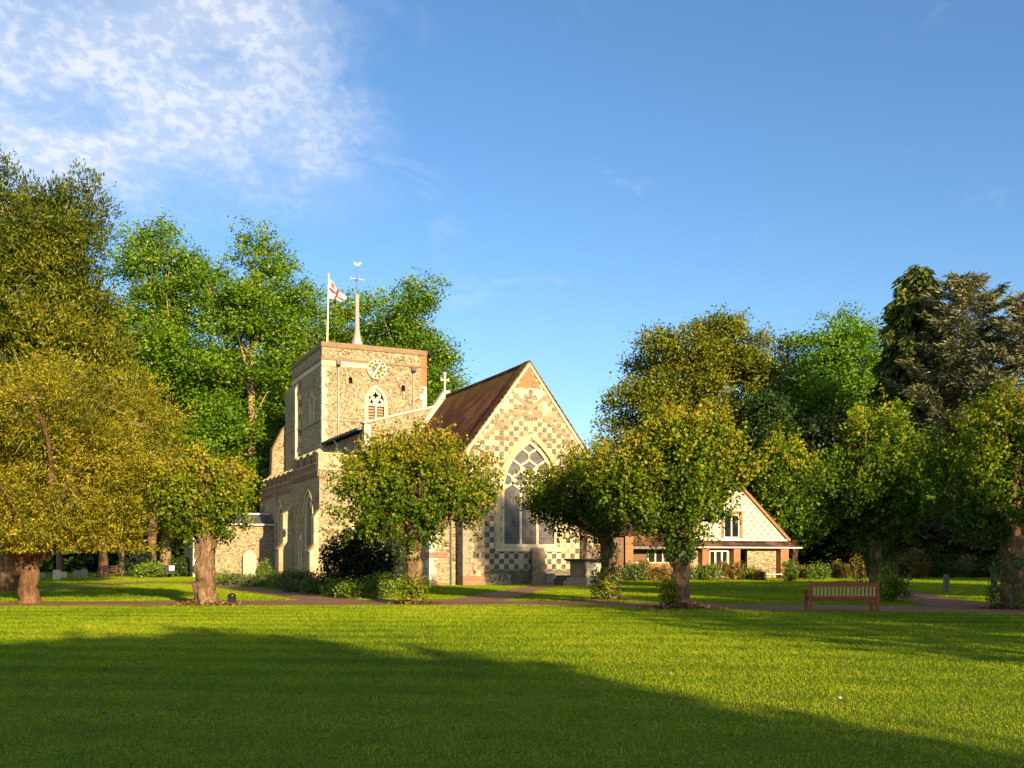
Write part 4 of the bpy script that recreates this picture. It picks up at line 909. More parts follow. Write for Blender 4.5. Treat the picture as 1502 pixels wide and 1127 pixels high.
headstone(93.5, 848, .42, .5, 'small brownish headstone tucked behind the square pale one', M['stone'], .3, 'flat')
headstone(112.5, 849, .5, .66, 'round topped pink stone headstone beside a grey one', M['pink'], .35)
headstone(124, 847.5, .5, .72, 'grey round topped headstone next to the pink one', M['stone_grey'], .25, tilt=.06)
headstone(62, 848, .5, .42, 'low grey headstone just right of the golden yew trunk', M['stone_grey'], .1)
headstone(366, 846.5, 1.0, 2.1, 'tall pale pointed memorial stone against the vestry wall', M['stone'], TH, 'pointed')
headstone(350, 846, .8, 1.0, 'plain ochre headstone left of the tall pointed memorial', M['stone_ochre'], TH, 'flat')
headstone(338.5, 846, .35, .55, 'tiny rounded headstone at the foot of the vestry wall', M['stone_grey'], TH)
x, y = gat(340, 885.5); mb = MB(); mb.frustum(-.105, .105, -.1, .1, 0, -.12, .12, -.11, .11, .22); mb.lathe([(.13, .22), (.14, .26), (.13, .3), (.09, .335), (.03, .35)], (0, 0, 0), 14)
o = mb.build('bollard_light', M['black']); o.location = (x, y, 0); tag(o, 'short black bollard light at the path edge by the burred lime trunk', 'bollard')
x, y = gat(1388, 869.5); mb = MB(); mb.box(-.1, .1, -.1, .1, 0, .74); mb.frustum(-.1, .1, -.1, .1, .74, -.07, .07, -.07, .07, .8); o = mb.build('timber_post', M['post'], bevel=.01); o.location = (x, y, 0); tag(o, 'grey green square timber post standing on the shaded grass', 'post')
x, y = gat(1458, 872); mb = MB(); mb.box(-.1, .1, -.1, .1, 0, .95); mb.lathe([(.14, .95), (.16, 1.0), (.12, 1.12), (.03, 1.16)], (0, 0, 0), 12); o = mb.build('lamp_post', M['black'], bevel=.01); o.location = (x, y, 0); tag(o, 'dark post left of the ivy covered lime trunk', 'post')
x, y = gat(166, 851); st = empty('garden_seat', (x, y, 0), R(65)); tag(st, 'small orange brown wooden seat under the trees near the headstones', 'seat')
mb = MB(); mb.box(-.6, .6, -.25, .25, .4, .45); mb.build('seat_board', M['wood_seat'], st)
mb = MB()
for i in range(3): mb.box(-.6, .6, .25, .29, .55+i*.15, .66+i*.15)
mb.build('backrest', M['wood_seat'], st)
for a in (-.55, .55):
    for b in (-.22, .27): mb = MB(); mb.box(a-.035, a+.035, b-.03, b+.03, 0, .4 if b < 0 else .98); mb.build('leg', M['wood_seat'], st)
x, y = gat(250, 848); sg = empty('notice_sign', (x, y, 0), R(10)); tag(sg, 'small white notice on a dark board low among the plants', 'sign')
mb = MB(); mb.box(-.4, .3, .02, .06, .3, .95); mb.build('board', M['black'], sg)
mb = MB(); mb.box(-.1, .28, .0, .019, .55, .9); mb.build('notice', M['white'], sg)
mb = MB(); mb.box(-.32, -.26, .06, .12, 0, .9).box(.18, .24, .06, .12, 0, .9); mb.build('post', M['black'], sg)
x, y = gat(126, 851); fm = MB(); 
# ------------------------------------------------------------------ trees
def tree_base(name, px, py, label, cat='tree', group=None, xy=None):
    x, y = xy if xy else gat(px, py); return tag(empty(name, (x, y, 0)), label, cat, group)

def pollard(px, py, r, th, blobs, label, ntw=900, mt='lf_lime', burr=.12, seed=1, shoots=None, ivy=None, litter=None, per=18, leaf=.1, lean=0.0, xy=None, twigs=True, tz=None, fast=False, group='pollarded lime trees along the path'):
    t = tree_base('lime_tree', px, py, label, 'tree', group, xy)
    random.seed(seed*7+1); mb = MB(); n = 36
    pts = [(lean*(i/n)**1.3*th*.4+.03*math.sin(i*.58+seed), .03*math.cos(i*.49+seed), th*i/n) for i in range(n+1)]
    rad = [r*.92*(1+.38*math.exp(-i*.5)-.14*i/n+.2*math.exp(-(n-i)*.4)) for i in range(n+1)]
    mb.tube(pts, rad, 26, True, burr, seed, 1.4)
    top = Vector(pts[-1])
    for (a, b, c, e, f, h) in blobs:
        for _ in range(3 if not fast else 1):
            tgt = Vector((a+random.uniform(-.4, .4)*e, b+random.uniform(-.4, .4)*f, c+random.uniform(-.3, .4)*h))
            pp = bent(top-Vector((0, 0, .25*r)), tgt, 6, .16, .1); mb.tube(pp, [max(.03, r*.5*(1-.7*i/6)) for i in range(7)], 7, True, .15, seed)
            for _ in range(2): q = pp[3]; mb.tube(bent(q, q+Vector((random.uniform(-1, 1)*e*.6, random.uniform(-1, 1)*f*.6, random.uniform(.2, .9)*h)), 4, .15), [.045, .036, .028, .02, .012], 5)
    mb.build('trunk', M['bark'], t, smooth=True)
    if twigs:
        tm = MB(); P, o = blob_points(blobs, 150, .1, .15, seed)
        for p, d in zip(P, o):
            p = Vector(p); d = (Vector(d)+Vector((0, 0, .9))).normalized(); L = random.uniform(.6, 1.15)
            tm.tube([p-d*L*.55, p, p+d*L*.4], [.016, .011, .005], 4, False)
        tag(tm.build('twigs', M['twig'], t, recalc=False), kind='stuff')
    zs = [q[2]-q[5] for q in blobs]; ze = [q[2]+q[5] for q in blobs]
    ls = max(1.0, leaf/.1)*1.0
    cb = clumpify(blobs, int(20*len(blobs)), .26*ls, .62*ls, 1.15, seed, .62, .34)+[(b[0], b[1], b[2]-b[5]*.1, b[3]*.75, b[4]*.75, b[5]*.75) for b in blobs]
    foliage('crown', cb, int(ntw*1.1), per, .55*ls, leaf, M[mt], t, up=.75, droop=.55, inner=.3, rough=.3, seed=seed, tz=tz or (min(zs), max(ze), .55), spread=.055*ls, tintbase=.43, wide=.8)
    if shoots: foliage('basal_shoots', shoots, 130, 10, .35, .085, M['lf_lime'], t, up=.6, droop=.3, inner=.2, rough=.3, seed=seed+2, tintbase=.55, zmin=.0)
    if ivy: foliage('ivy', ivy, 130, 12, .2, .085, M['lf_ivy'], t, up=.1, droop=.6, inner=.75, rough=.25, seed=seed+3, tintbase=.4, zmin=.0)
    if litter:
        P = np.stack([rng.normal(size=900)*litter*.55, rng.normal(size=900)*litter*.4, np.zeros(900)], 1); rr = np.hypot(P[:, 0], P[:, 1]); P[:, 2] = np.maximum(.012, (.26*np.exp(-(rr/(litter*.6))**2))*rng.random(900))
        leaf_object('root_litter', P, rng.normal(size=(900, 3))*np.array([1, 1, .35])+np.array([0, 0, .15]), .09+.1*rng.random(900), .05, rng.random(900), M['litter'], t)
    return t

u = lambda n_: n_
pollard(301, 888, .36, 2.35, [(-.05, 0, 3.55, 1.0, 1.0, 1.1), (.6, .1, 3.5, .8, .8, .95), (-.65, -.1, 3.4, .7, .75, .9), (.15, 0, 4.3, .95, .95, .75), (.0, -.2, 2.7, .7, .7, .45)],
        'burr covered lime trunk with a small round crown, left of the path junction', 1000, 'lf_lime_gold', seed=1, burr=.34, litter=.8)
pollard(607, 886, .30, 2.1, [(-.1, 0, 3.7, 1.7, 1.4, 1.25), (1.45, .1, 3.95, 1.35, 1.2, 1.1), (-1.6, -.1, 3.85, 1.3, 1.2, 1.15), (.4, 0, 4.75, 1.5, 1.2, .9), (-.7, 0, 4.4, 1.3, 1.1, .9), (-.35, -.3, 2.6, 1.1, .9, .7), (-1.15, -.1, 3.1, .95, .9, .8), (.75, -.2, 3.1, .85, .9, .75), (1.9, 0, 3.6, .8, .8, .8)],
        'wide crowned lime tree with leafy shoots at its foot, before the chancel corner', 2000, seed=2, shoots=[(-.05, -.35, .45, .5, .4, .5)], litter=.6)
pollard(893, 880, .30, 2.3, [(-1.25, 0, 3.9, 1.6, 1.3, 1.05), (-2.1, 0, 3.5, .95, .9, .85), (-.2, 0, 4.2, 1.2, 1.2, 1.3), (-1.0, .1, 4.75, 1.1, 1.0, .8), (-.2, -.2, 3.0, .9, .9, .7)],
        'ivy footed lime tree in front of the east window, crown leaning left', 1150, 'lf_lime', seed=3, lean=-.1, ivy=[(-.12, -.1, .6, .55, .5, .62), (-.05, 0, 1.6, .36, .36, .7)], shoots=[(-.15, -.2, .5, .4, .4, .45)], litter=.7)
pollard(998, 893, .29, 2.35, [(.0, 0, 4.0, 1.65, 1.4, 1.5), (-1.3, 0, 3.7, 1.1, 1.1, 1.25), (.75, 0, 3.75, .75, .8, .85), (.2, .1, 5.1, 1.35, 1.2, .95), (-.7, 0, 4.9, 1.1, 1.0, .85), (-.1, -.3, 2.6, 1.15, .9, .7), (-1.1, -.2, 3.0, .9, .9, .85), (-1.75, 0, 3.9, .75, .8, .9), (1.25, 0, 4.6, .85, .9, .9)],
        'lime tree with a tall full crown and brown litter round its roots, near the hall', 2050, seed=4, shoots=[(-.3, -.1, .5, .22, .2, .42)], ivy=[(0, 0, 1.7, .36, .36, .3)], litter=1.0)
pollard(1284, 873, .27, 2.6, [(.1, 0, 4.6, 1.9, 1.7, 1.9), (-1.3, 0, 4.2, 1.3, 1.3, 1.4), (1.6, 0, 4.6, 1.5, 1.4, 1.7), (.2, 0, 6.6, 1.6, 1.4, 1.0), (.0, -.2, 3.1, 1.3, 1.1, .7)],
        'lime tree behind the bench with ivy up its slim trunk', 1700, 'lf_lime_dk', seed=5, ivy=[(-.2, -.2, .75, .6, .5, .8), (-.3, 0, 2.0, .5, .4, .8)], leaf=.125)
pollard(1487, 893, .42, 2.1, [(.0, 0, 4.4, 1.9, 1.8, 1.8), (-1.5, 0, 4.1, 1.3, 1.3, 1.5), (1.6, 0, 4.2, 1.5, 1.4, 1.6), (-.5, 0, 5.8, 1.5, 1.4, 1.0), (-.8, -.2, 2.9, 1.3, 1.2, .7)],
        'thick ivy clad lime tree at the right edge of the lawn', 1700, 'lf_lime_dk', seed=6, ivy=[(-.1, -.2, .45, .75, .6, .5), (-.3, -.2, 1.35, .5, .45, .35)], litter=.8)
pollard(0, 0, .3, 3.6, [(.0, 0, 6.2, 2.5, 2.3, 2.6), (-.4, 0, 8.8, 1.7, 1.7, 1.6), (1.4, 0, 7.2, 1.9, 1.9, 2.2), (-1.8, 0, 6.4, 1.6, 1.7, 2.1), (0, 0, 4.4, 2.7, 2, 1.4)],
        'lime tree between the hall gable and the tall trees, its crown peaked', 1300, 'lf_lime_dk', seed=8, xy=(22.6, 79.0), leaf=.22)

# golden yew at the left edge, and the tall olive tree behind it
ty_ = tree_base('yew_tree', 42, 885, 'golden yew with a short forked red brown trunk at the left edge', 'tree')
mb = MB(); random.seed(3)
mb.tube([(-.02, 0, 0), (0, 0, .3), (.02, 0, .7), (.02, 0, 1.1), (.05, 0, 1.45), (.1, 0, 1.7)], [.44, .33, .3, .31, .36, .3], 16, True, .16, 4)
mb = MB(); mb.tube([(.03*math.sin(i*.5), .02*math.cos(i*.7), 1.7*i/30) for i in range(31)], [.29*(1+.5*math.exp(-i*.45)+.28*math.exp(-((i-26)/6.0)**2)) for i in range(31)], 26, True, .2, 4, 1.1)
for a in range(15):
    an = a*2.4; L = random.uniform(2.0, 4.6); z1 = random.uniform(2.6, 7.0)
    mb.tube(bent((.05+.12*math.cos(an), .1*math.sin(an), 1.35), (L*math.cos(an), L*math.sin(an), z1), 7, .2, .2), [.16, .14, .12, .1, .08, .06, .04, .02], 7, True, .15, a)
mb.build('trunk', M['bark_red'], ty_, smooth=True)
yb = [(0, 0, 4.2, 3.6, 3.3, 2.6), (2.9, .2, 3.8, 2.3, 2.2, 2.1), (-2.6, 0, 4.2, 2.6, 2.4, 2.4), (.8, .2, 6.6, 2.8, 2.5, 2.0), (3.3, .8, 5.8, 1.7, 1.8, 1.6), (-1.8, 0, 6.8, 2.3, 2.2, 1.8), (4.2, .2, 2.9, 1.3, 1.4, 1.0), (1.2, -1.2, 2.7, 2.4, 1.6, .9), (-2, -1, 2.9, 2.4, 1.6, .9)]
ybc = clumpify(yb, 205, .5, 1.05, .6, 4, .76, .25)+[(1.0, -1.9, 2.7, 1.6, .9, .7), (-1.6, -1.9, 2.8, 1.6, .9, .75), (2.6, -1.2, 2.8, 1.2, .9, .7), (0, -2.2, 3.6, 1.8, .8, .8)]
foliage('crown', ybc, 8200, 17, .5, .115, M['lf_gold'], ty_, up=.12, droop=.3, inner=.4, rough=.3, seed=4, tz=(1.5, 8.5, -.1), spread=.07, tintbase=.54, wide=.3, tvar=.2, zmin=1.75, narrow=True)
tm = MB(); P, o = blob_points(yb, 150, .55, .3, 4, freq=1.7)
for p, d in zip(P, o):
    if p[2] < 1.9: continue
    p = Vector(p); d = (Vector(d)+Vector((random.gauss(0, .5), random.gauss(0, .5), random.gauss(.1, .4)))).normalized(); L = random.uniform(.5, 1.2); tm.tube([p-d*L*.7, p, p+d*L*.4], [.014, .010, .005], 4, False)
tag(tm.build('twigs', M['twig_pale'], ty_, recalc=False), kind='stuff')

tb = tree_base('olive_tree', 0, 0, 'tall bushy olive green tree rising behind the golden yew', 'tree', None, (-23.5, 46.0)); tb.name = 'oak_tree'
mb = MB(); mb.tube([(0, 0, 0), (.2, 0, 4), (0, .2, 8), (.1, 0, 12.5), (-.2, 0, 16.5)], [.6, .5, .36, .2, .04], 12, True, .15, 9)
random.seed(9)
for a in range(26):
    an = a*2.4; z = 3.5+a*.5; L = random.uniform(2.6, 5.2)*(1-.02*a); mb.tube(bent((0, 0, z), (L*math.cos(an), L*math.sin(an), z+random.uniform(1.0, 2.8)), 6, .15, .2), [.15, .13, .1, .08, .06, .04, .02], 6, True)
mb.build('trunk', M['bark'], tb, smooth=True)
ob = [(0, 0, 9, 4.6, 4.4, 4.0), (.8, 0, 13, 3.8, 3.6, 3.2), (-1.2, 0, 16.0, 2.4, 2.3, 2.6), (2.4, -.3, 15.2, 1.7, 1.7, 2.4), (-2.6, 0, 12.5, 3.0, 3, 3.2), (3.6, 0, 9.6, 2.9, 2.8, 2.6), (5.2, 0, 7.8, 2.4, 2.4, 2.2), (0, 0, 5.4, 4.5, 4.2, 2.2), (3.0, 0, 12.4, 2.0, 2.0, 2.0), (-.8, 0, 18.4, 1.6, 1.5, 2.0), (1.2, 0, 16.6, 1.5, 1.4, 1.8), (-3.0, 0, 16.6, 2.0, 2.0, 2.6), (3.1, 0, 17.3, 1.2, 1.2, 2.0), (3.3, 0, 14.8, 1.6, 1.5, 2.0), (-2.2, 0, 18.6, 1.2, 1.2, 1.7)]
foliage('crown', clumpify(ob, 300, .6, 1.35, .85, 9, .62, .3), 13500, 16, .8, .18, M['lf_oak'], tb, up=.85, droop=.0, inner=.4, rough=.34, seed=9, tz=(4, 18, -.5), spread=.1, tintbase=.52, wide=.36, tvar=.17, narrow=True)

def tall_tree(name, X, Y, h, blobs, label, mt, ntw, leaf=.28, seed=1, tr=.45, bark='bark_far', group=None, per=19, twig=1.2, flat=.62, rough=.34, inner=.42, tbase=.5, trunk_lean=0.0, nlimb=22, freq=1.7, gap=None, clump=(1.2, 2.3), nclump=None):
    t = tag(empty(name, (X, Y, 0)), label, 'tree', group); random.seed(seed); mb = MB()
    pts = [(trunk_lean*(i/8)+.25*math.sin(i*.9+seed), .2*math.cos(i+seed), h*.9*i/8) for i in range(9)]
    mb.tube(pts, [tr*(1-.105*i)*(1.25 if i == 0 else 1) for i in range(9)], 10, True, .12, seed)
    for a in range(nlimb):
        b = blobs[a % len(blobs)]; z = h*(.25+.6*a/nlimb); p0 = Vector(pts[min(7, int(z/(h*.9)*8))]); p0.z = z-.5
        tgt = Vector((b[0]+random.uniform(-.7, .7)*b[3], b[1]+random.uniform(-.7, .7)*b[4], max(z+.5, b[2]+random.uniform(-.5, .6)*b[5])))
        mb.tube(bent(p0, tgt, 6, .12, .0), [tr*.34*(1-.85*i/6) for i in range(7)], 6, True)
    mb.build('trunk', M[bark], t, smooth=True)
    cb = clumpify(blobs, nclump or int(18*len(blobs)), clump[0], clump[1], .45, seed)+[(b[0], b[1], b[2], b[3]*.8, b[4]*.8, b[5]*.8) for b in blobs[::4]]
    cutf = (lambda P: ~((np.abs(P[:, 0]-gap[0]-.35*np.sin(P[:, 2]*.6)) < gap[1]) & (P[:, 1] < .4) & (P[:, 2] > gap[2]) & (P[:, 2] < gap[3]) & (rng.random(len(P)) < .9))) if gap else None
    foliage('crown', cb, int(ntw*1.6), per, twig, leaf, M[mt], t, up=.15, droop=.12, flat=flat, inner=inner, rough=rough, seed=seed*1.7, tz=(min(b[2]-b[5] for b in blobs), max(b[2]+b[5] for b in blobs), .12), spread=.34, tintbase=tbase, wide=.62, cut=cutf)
    return t
def col_blobs(h, r, z0, seed, n=9, jit=.6, top=.68):
    """a tall crown as stacked, offset tiers"""
    q = random.Random(seed); out = []
    for i in range(n):
        f = i/(n-1); rr = r*(1-(1-top)*f**4)*q.uniform(.78, .98); a = q.uniform(0, 6.28)
        z = z0+(h-z0-rr*.8)*f+rr*.3; d = jit*r*(1-.45*f**2); out.append((math.cos(a)*d, math.sin(a)*d, z, rr, rr, rr*q.uniform(.6, .8)))
        if i < n-1: out.append((-math.cos(a)*d*.9, -math.sin(a)*d*.9, z+q.uniform(-.5, .8), rr*.85, rr*.85, rr*.55))
    return out
def at(px, Y): return (px-CXP)/FPX*Y
G1 = 'tall green lime trees behind the church'
tall_tree('tall_lime', at(246, 96), 96, 33.5, col_blobs(33.8, 4.6, 6, 1), 'tall feathery green tree, leftmost of those rising behind the church', 'lf_green', 2900, seed=11, group=G1, tr=.5, gap=(.1, .6, 5, 17))
tall_tree('tall_lime', at(362, 93), 93, 31.5, col_blobs(31.6, 4.9, 7, 2), 'tall green tree left of the tower with a pale trunk showing through', 'lf_green', 3000, seed=12, group=G1, trunk_lean=1.0, tr=.62, gap=(.7, .75, 5, 22))
tall_tree('tall_lime', at(447, 101), 101, 28, col_blobs(28.6, 4.4, 6, 3), 'green tree just left of the flagpole, behind the tower', 'lf_green', 2100, seed=13, group=G1)
tall_tree('tall_lime', at(508, 105), 105, 28.5, col_blobs(29.0, 3.6, 8, 4), 'green tree between the flagpole and the spirelet', 'lf_green', 1600, seed=14, group=G1)
tall_tree('tall_lime', at(592, 98), 98, 29, col_blobs(28.4, 4.7, 8, 5, top=.62)+[(3.9, 0, 19, 1.9, 2.2, 1.6), (4.3, 0, 16, 2.2, 2.4, 1.6)], 'dense green tree right of the spirelet, behind the tower', 'lf_green', 2700, seed=15, group=G1, tbase=.42)
tall_tree('tall_lime', at(180, 108), 108, 28, col_blobs(28, 4.6, 5, 6), 'green tree half hidden behind the tall olive tree', 'lf_green', 2300, seed=16, group=G1)
tall_tree('tall_lime', at(300, 112), 112, 24, col_blobs(25, 6, 4, 7), 'lower green tree filling the gap behind the two tallest ones', 'lf_bright', 2300, seed=17, group=G1, gap=(0, .6, 3, 16))
tall_tree('tall_lime', at(405, 120), 120, 24, col_blobs(24, 5.5, 3, 8), 'low green tree behind the aisle battlements', 'lf_bright', 2000, seed=18, group=G1)
tall_tree('ash_tree', at(655, 112), 112, 17, col_blobs(17.5, 4.5, 4, 21, 6), 'small green tree peeping between the tower and the chancel roof', 'lf_green', 1000, seed=19)
# right of the chancel
tall_tree('broad_tree', at(1018, 98), 98, 25, [(0, 0, 17, 6.5, 5.5, 5.0), (-4.8, 0, 14.5, 4.2, 4.2, 4.4), (4.6, 0, 17.5, 4.2, 4.4, 4.8), (-.8, 0, 21.0, 5.2, 4.6, 3.6), (3.5, 0, 21.6, 3.8, 4, 3.3), (-6.6, 0, 12, 2.7, 3, 3.4), (0, 0, 11.5, 6.6, 5, 3.6)],
          'broad domed olive green tree behind the hall', 'lf_olive', 3800, seed=23, leaf=.28, flat=.1, tbase=.47, rough=.3)
tall_tree('dark_green_tree', at(1172, 104), 104, 24, col_blobs(24.6, 4.6, 5, 24, 7), 'dark green tree between the broad domed one and the bright green one', 'lf_mid', 1900, seed=24, tbase=.5)
tall_tree('bright_green_tree', at(1243, 98), 98, 26, col_blobs(26.0, 4.7, 6, 25, 8, .5, .7), 'bright fresh green tree left of the dark conifers', 'lf_bright', 2700, seed=25)
tall_tree('bay_tree', at(1110, 88), 88, 15, [(0, 0, 9, 4.6, 4, 5), (-2.4, 0, 6, 3.6, 3.4, 4), (3.2, 0, 8, 3.6, 3.4, 4.4), (1, 0, 12.5, 3, 3, 2.6)], 'dense dark tree standing behind the hall roof', 'lf_mid', 2200, seed=26, tbase=.22, leaf=.3)  # dark leaf tints here carry the shade lying over this mass
tall_tree('bay_tree', at(1232, 86), 86, 14, [(0, 0, 8, 4.2, 4, 5), (-3, 0, 5, 3.0, 3.4, 4), (3.2, 0, 6, 3.6, 3.4, 4.4), (0, 0, 11, 3, 3, 2.6)], 'dense dark tree filling the gap right of the hall', 'lf_dark', 2200, seed=27, tbase=.5, leaf=.3)
tall_tree('bay_tree', at(1330, 92), 92, 12, [(0, 0, 6, 5.2, 4, 5), (-4, 0, 4.5, 3.6, 3.4, 4), (4.4, 0, 5, 4.6, 3.4, 4.4), (0, 0, 9, 3.6, 3, 2.6)], 'dense dark evergreen under the tall conifer', 'lf_dark', 2200, seed=28, tbase=.5, leaf=.3)
tall_tree('bay_tree', at(1475, 90), 90, 12, [(0, 0, 6, 5.2, 4, 5), (-4, 0, 4.5, 3.6, 3.4, 4), (4.4, 0, 5, 4.6, 3.4, 4.4), (0, 0, 9, 3.6, 3, 2.6)], 'dense dark evergreen at the right edge under the cedar', 'lf_dark', 2200, seed=29, tbase=.5, leaf=.3)

def conifer(name, X, Y, h, r, label, mt, n_br, droop, seed, leaf=.5, wide=.16, per=26, tr=.5, taper=1.0, upturn=0.0, z0=.08, tb=.5, plate=.5, hang=.3):
    t = tag(empty(name, (X, Y, 0)), label, 'conifer'); random.seed(seed); mb = MB()
    mb.tube([(0, 0, 0), (.1, 0, h*.5), (0, 0, h*.98)], [tr, tr*.6, .05], 10, True, .1, seed); Ps = []; As = []; Ts = []
    for k in range(n_br):
        f = (k+.5)/n_br; z = h*(z0+(1-z0)*f); an = k*2.39996+random.uniform(-.3, .3); L = r*((1-f)**taper*.92+.10)*random.uniform(.6, 1.15)
        d = Vector((math.cos(an), math.sin(an), 0)); pts = []
        for i in range(7):
            s_ = i/6; pts.append(Vector((0, 0, z))+d*L*s_+Vector((0, 0, L*(-droop*s_**1.4+upturn*s_**2.5+.12*s_))))
        mb.tube(pts, [max(.02, .13*(1-f*.6)*(1-.85*i/6)) for i in range(7)], 5, False)
        m_ = int(per*(2+L*5)); ss = np.sqrt(rng.random(m_)); ii = np.minimum((ss*6).astype(int), 5); fr = ss*6-ii
        pa = np.array([list(p) for p in pts]); Q = pa[ii]*(1-fr[:, None])+pa[ii+1]*fr[:, None]
        side = np.array([-d.y, d.x, 0]); off = rng.normal(size=m_)*plate*(.35+.65*L/r)*(1.15-ss*.7)
        Q = Q+side*off[:, None]+np.stack([rng.normal(size=m_)*.15, rng.normal(size=m_)*.15, -np.abs(rng.normal(size=m_))*hang+.06], 1)
        A = np.array([d.x, d.y, 0])*.8+side*(np.sign(off)*.6)[:, None]+rng.normal(size=(m_, 3))*.4+np.array([0, 0, -hang*1.6+upturn*.4])
        Ps.append(Q); As.append(A); Ts.append(tb+rng.normal(size=m_)*.16+random.gauss(0, .12))
    mb.build('trunk', M['bark'], t, smooth=True, recalc=False)
    P = np.concatenate(Ps); A = np.concatenate(As); T = np.concatenate(Ts); n = len(P); L = leaf*(.6+.8*rng.random(n))
    leaf_object('crown', P, A, L, L*wide*(.8+.5*rng.random(n)), T, M[mt], t, fold=.05); return t
conifer('wellingtonia_tree', at(1347, 82), 82, 25.9, 5.6, 'tallest dark conifer with drooping ropes of foliage, right of the bright green tree', 'lf_conif', 170, .55, 41, leaf=.55, wide=.3, per=20, taper=.5, hang=.75, plate=.35, tb=.42)
conifer('cedar_tree', at(1415, 78), 78, 23.6, 7.6, 'blue grey cedar with spiky layered branches beside the tallest conifer', 'lf_cedar', 120, .1, 42, leaf=.5, wide=.17, per=24, taper=.62, upturn=.42, hang=.12, plate=.75, tb=.42)
conifer('cedar_tree', at(1505, 74), 74, 21.0, 6.0, 'grey green cedar cut by the right edge of the picture', 'lf_cedar', 110, .12, 43, leaf=.5, wide=.17, per=24, taper=.6, upturn=.38, hang=.12, plate=.75, tb=.45)

# trees that stand outside the picture and throw their shade into it
G2 = 'trees outside the picture'
def shade_tree(X, Y, th, blobs, label, ntw, leaf, seed, mt='lf_lime_dk', tr=.35, twig=.8, per=12, inner=.25):
    t = tag(empty('shade_tree', (X, Y, 0)), label, 'tree', G2); random.seed(seed); mb = MB()
    mb.tube([(0, 0, 0), (.05, 0, th*.5), (0, .05, th), (0, 0, th*1.5)], [tr*1.3, tr, tr*.9, tr*.3], 10, True, .12, seed)
    for b in blobs: mb.tube(bent((0, 0, th*.95), (b[0], b[1], b[2]), 5, .12), [tr*.5, tr*.4, tr*.32, tr*.25, tr*.16, .03], 6)
    mb.build('trunk', M['bark'], t, smooth=True)
    foliage('crown', blobs, ntw, per, twig, leaf, M[mt], t, up=.3, droop=.3, inner=inner, rough=.16, seed=seed, spread=.12, tintbase=.4, wide=.8); return t
shade_tree(13.3, -22.4, 3.0, [(0, 0, 7.6, 6.0, 6.0, 4.5), (.8, .5, 9.6, 3.9, 3.9, 2.6), (-2, -1, 9.4, 3.8, 3.8, 2.4), (0, 0, 4.2, 5.4, 5.4, 3.4)], 'big dense tree behind the viewer shading the near lawn', 4200, .4, 51, 'lf_mid', .55, 1.2, 14)

for i, (n_, s_, zt) in enumerate([(-7.5, -27, 12.0), (-17, -28, 11.4), (-27, -25, 10.8), (-37, -22, 10.5), (-48, -14, 11)]):  # unseen row added to shut out the low sky behind the viewer
    x, y = .887*n_-.462*s_, .462*n_+.887*s_
    shade_tree(x, y, 3, [(0, 0, zt*.52, 5.4, 5.4, zt*.44), (1.5, 1, zt*.75, 3.9, 3.9, zt*.2), (-2, -1, zt*.3, 5, 5, zt*.24)], 'large unseen tree behind the viewer, in the row added to deepen the shade on the lawn', 2600, .42, 260+i, 'lf_mid', .5, 1.2, 12)
def ns(n, s_): return .887*n-.462*s_, .462*n+.887*s_       # across and along the sunlight
for i, (n_, s_, zt, rr, ntw) in enumerate([(14.6, -4, 8.0, 1.2, 110), (17.4, -3, 9.6, 1.8, 420), (21.5, -3, 9.8, 2.2, 1100), (25.0, -3, 9.8, 2.2, 1100), (28.6, -2, 9.8, 2.2, 1100), (32.2, 16, 9.0, 2.1, 900), (35.8, 16, 9.2, 2.3, 1000), (39.5, 16, 9.0, 2.3, 1000), (43.2, 16, 8.8, 2.2, 900), (46.6, 15, 8.2, 1.9, 600)]):
    x, y = ns(n_, s_); zc = (zt+2.2)/2; h_ = (zt-2.2)/2
    shade_tree(x, y, 2.2, [(0, 0, zc, rr, rr, h_*.9), (.7, .3, zc+h_*.4, rr*.8, rr*.8, h_*.55), (-.7, -.3, zc-h_*.3, rr*.9, rr*.9, h_*.6)], 'lime tree outside the picture on the right, shading the lawn', ntw, .2, 200+i)
x, y = ns(25.2, -8); shade_tree(x, y, 12, [(0, 0, 17.4, 2.0, 2.0, 3.1), (.9, .5, 15.8, 1.6, 1.6, 1.6)], 'tall tree outside the picture on the right, dappling the chancel wall', 520, .25, 230)
for i, (n_, s_, zt) in enumerate([(60.5, 25, 18), (67.5, 25, 18.5), (74.5, 25, 18.5), (82, 24, 18), (90, 23, 19)]):
    x, y = ns(n_, s_); shade_tree(x, y, 4, [(0, 0, zt*.5, 4.2, 4.2, zt*.42), (1.5, 1, zt*.75, 2.9, 2.9, zt*.24), (-1.5, -1, zt*.35, 4, 4, zt*.3)], 'large tree outside the picture on the right, shading the wood', 1700, .4, 240+i, twig=1.2)

# ------------------------------------------------------------------ woodland edge far behind
def far_wood():
    P = []; 
    for (xa, xb, ya, yb, zt, n) in ((-95, -8, 128, 140, 8, 15000), (10, 110, 126, 138, 11, 15000), (-60, -24, 100, 108, 4.2, 7000)):
        x = xa+(xb-xa)*rng.random(n); top = zt*(.75+.3*np.array([noise.noise(Vector((a*.22, zt, 0))) for a in x]))
        P.append(np.stack([x, ya+(yb-ya)*rng.random(n), top*rng.random(n)**.8], 1))
    P = np.concatenate(P); n = len(P); L = .8+.5*rng.random(n)
    o = leaf_object('far_woodland', P, rng.normal(size=(n, 3)), L, L*.7, .45+.25*rng.normal(size=n), M['lf_mid'], None); tag(o, 'dark wooded edge closing the far side of the churchyard', 'woodland', kind='stuff')
far_wood()

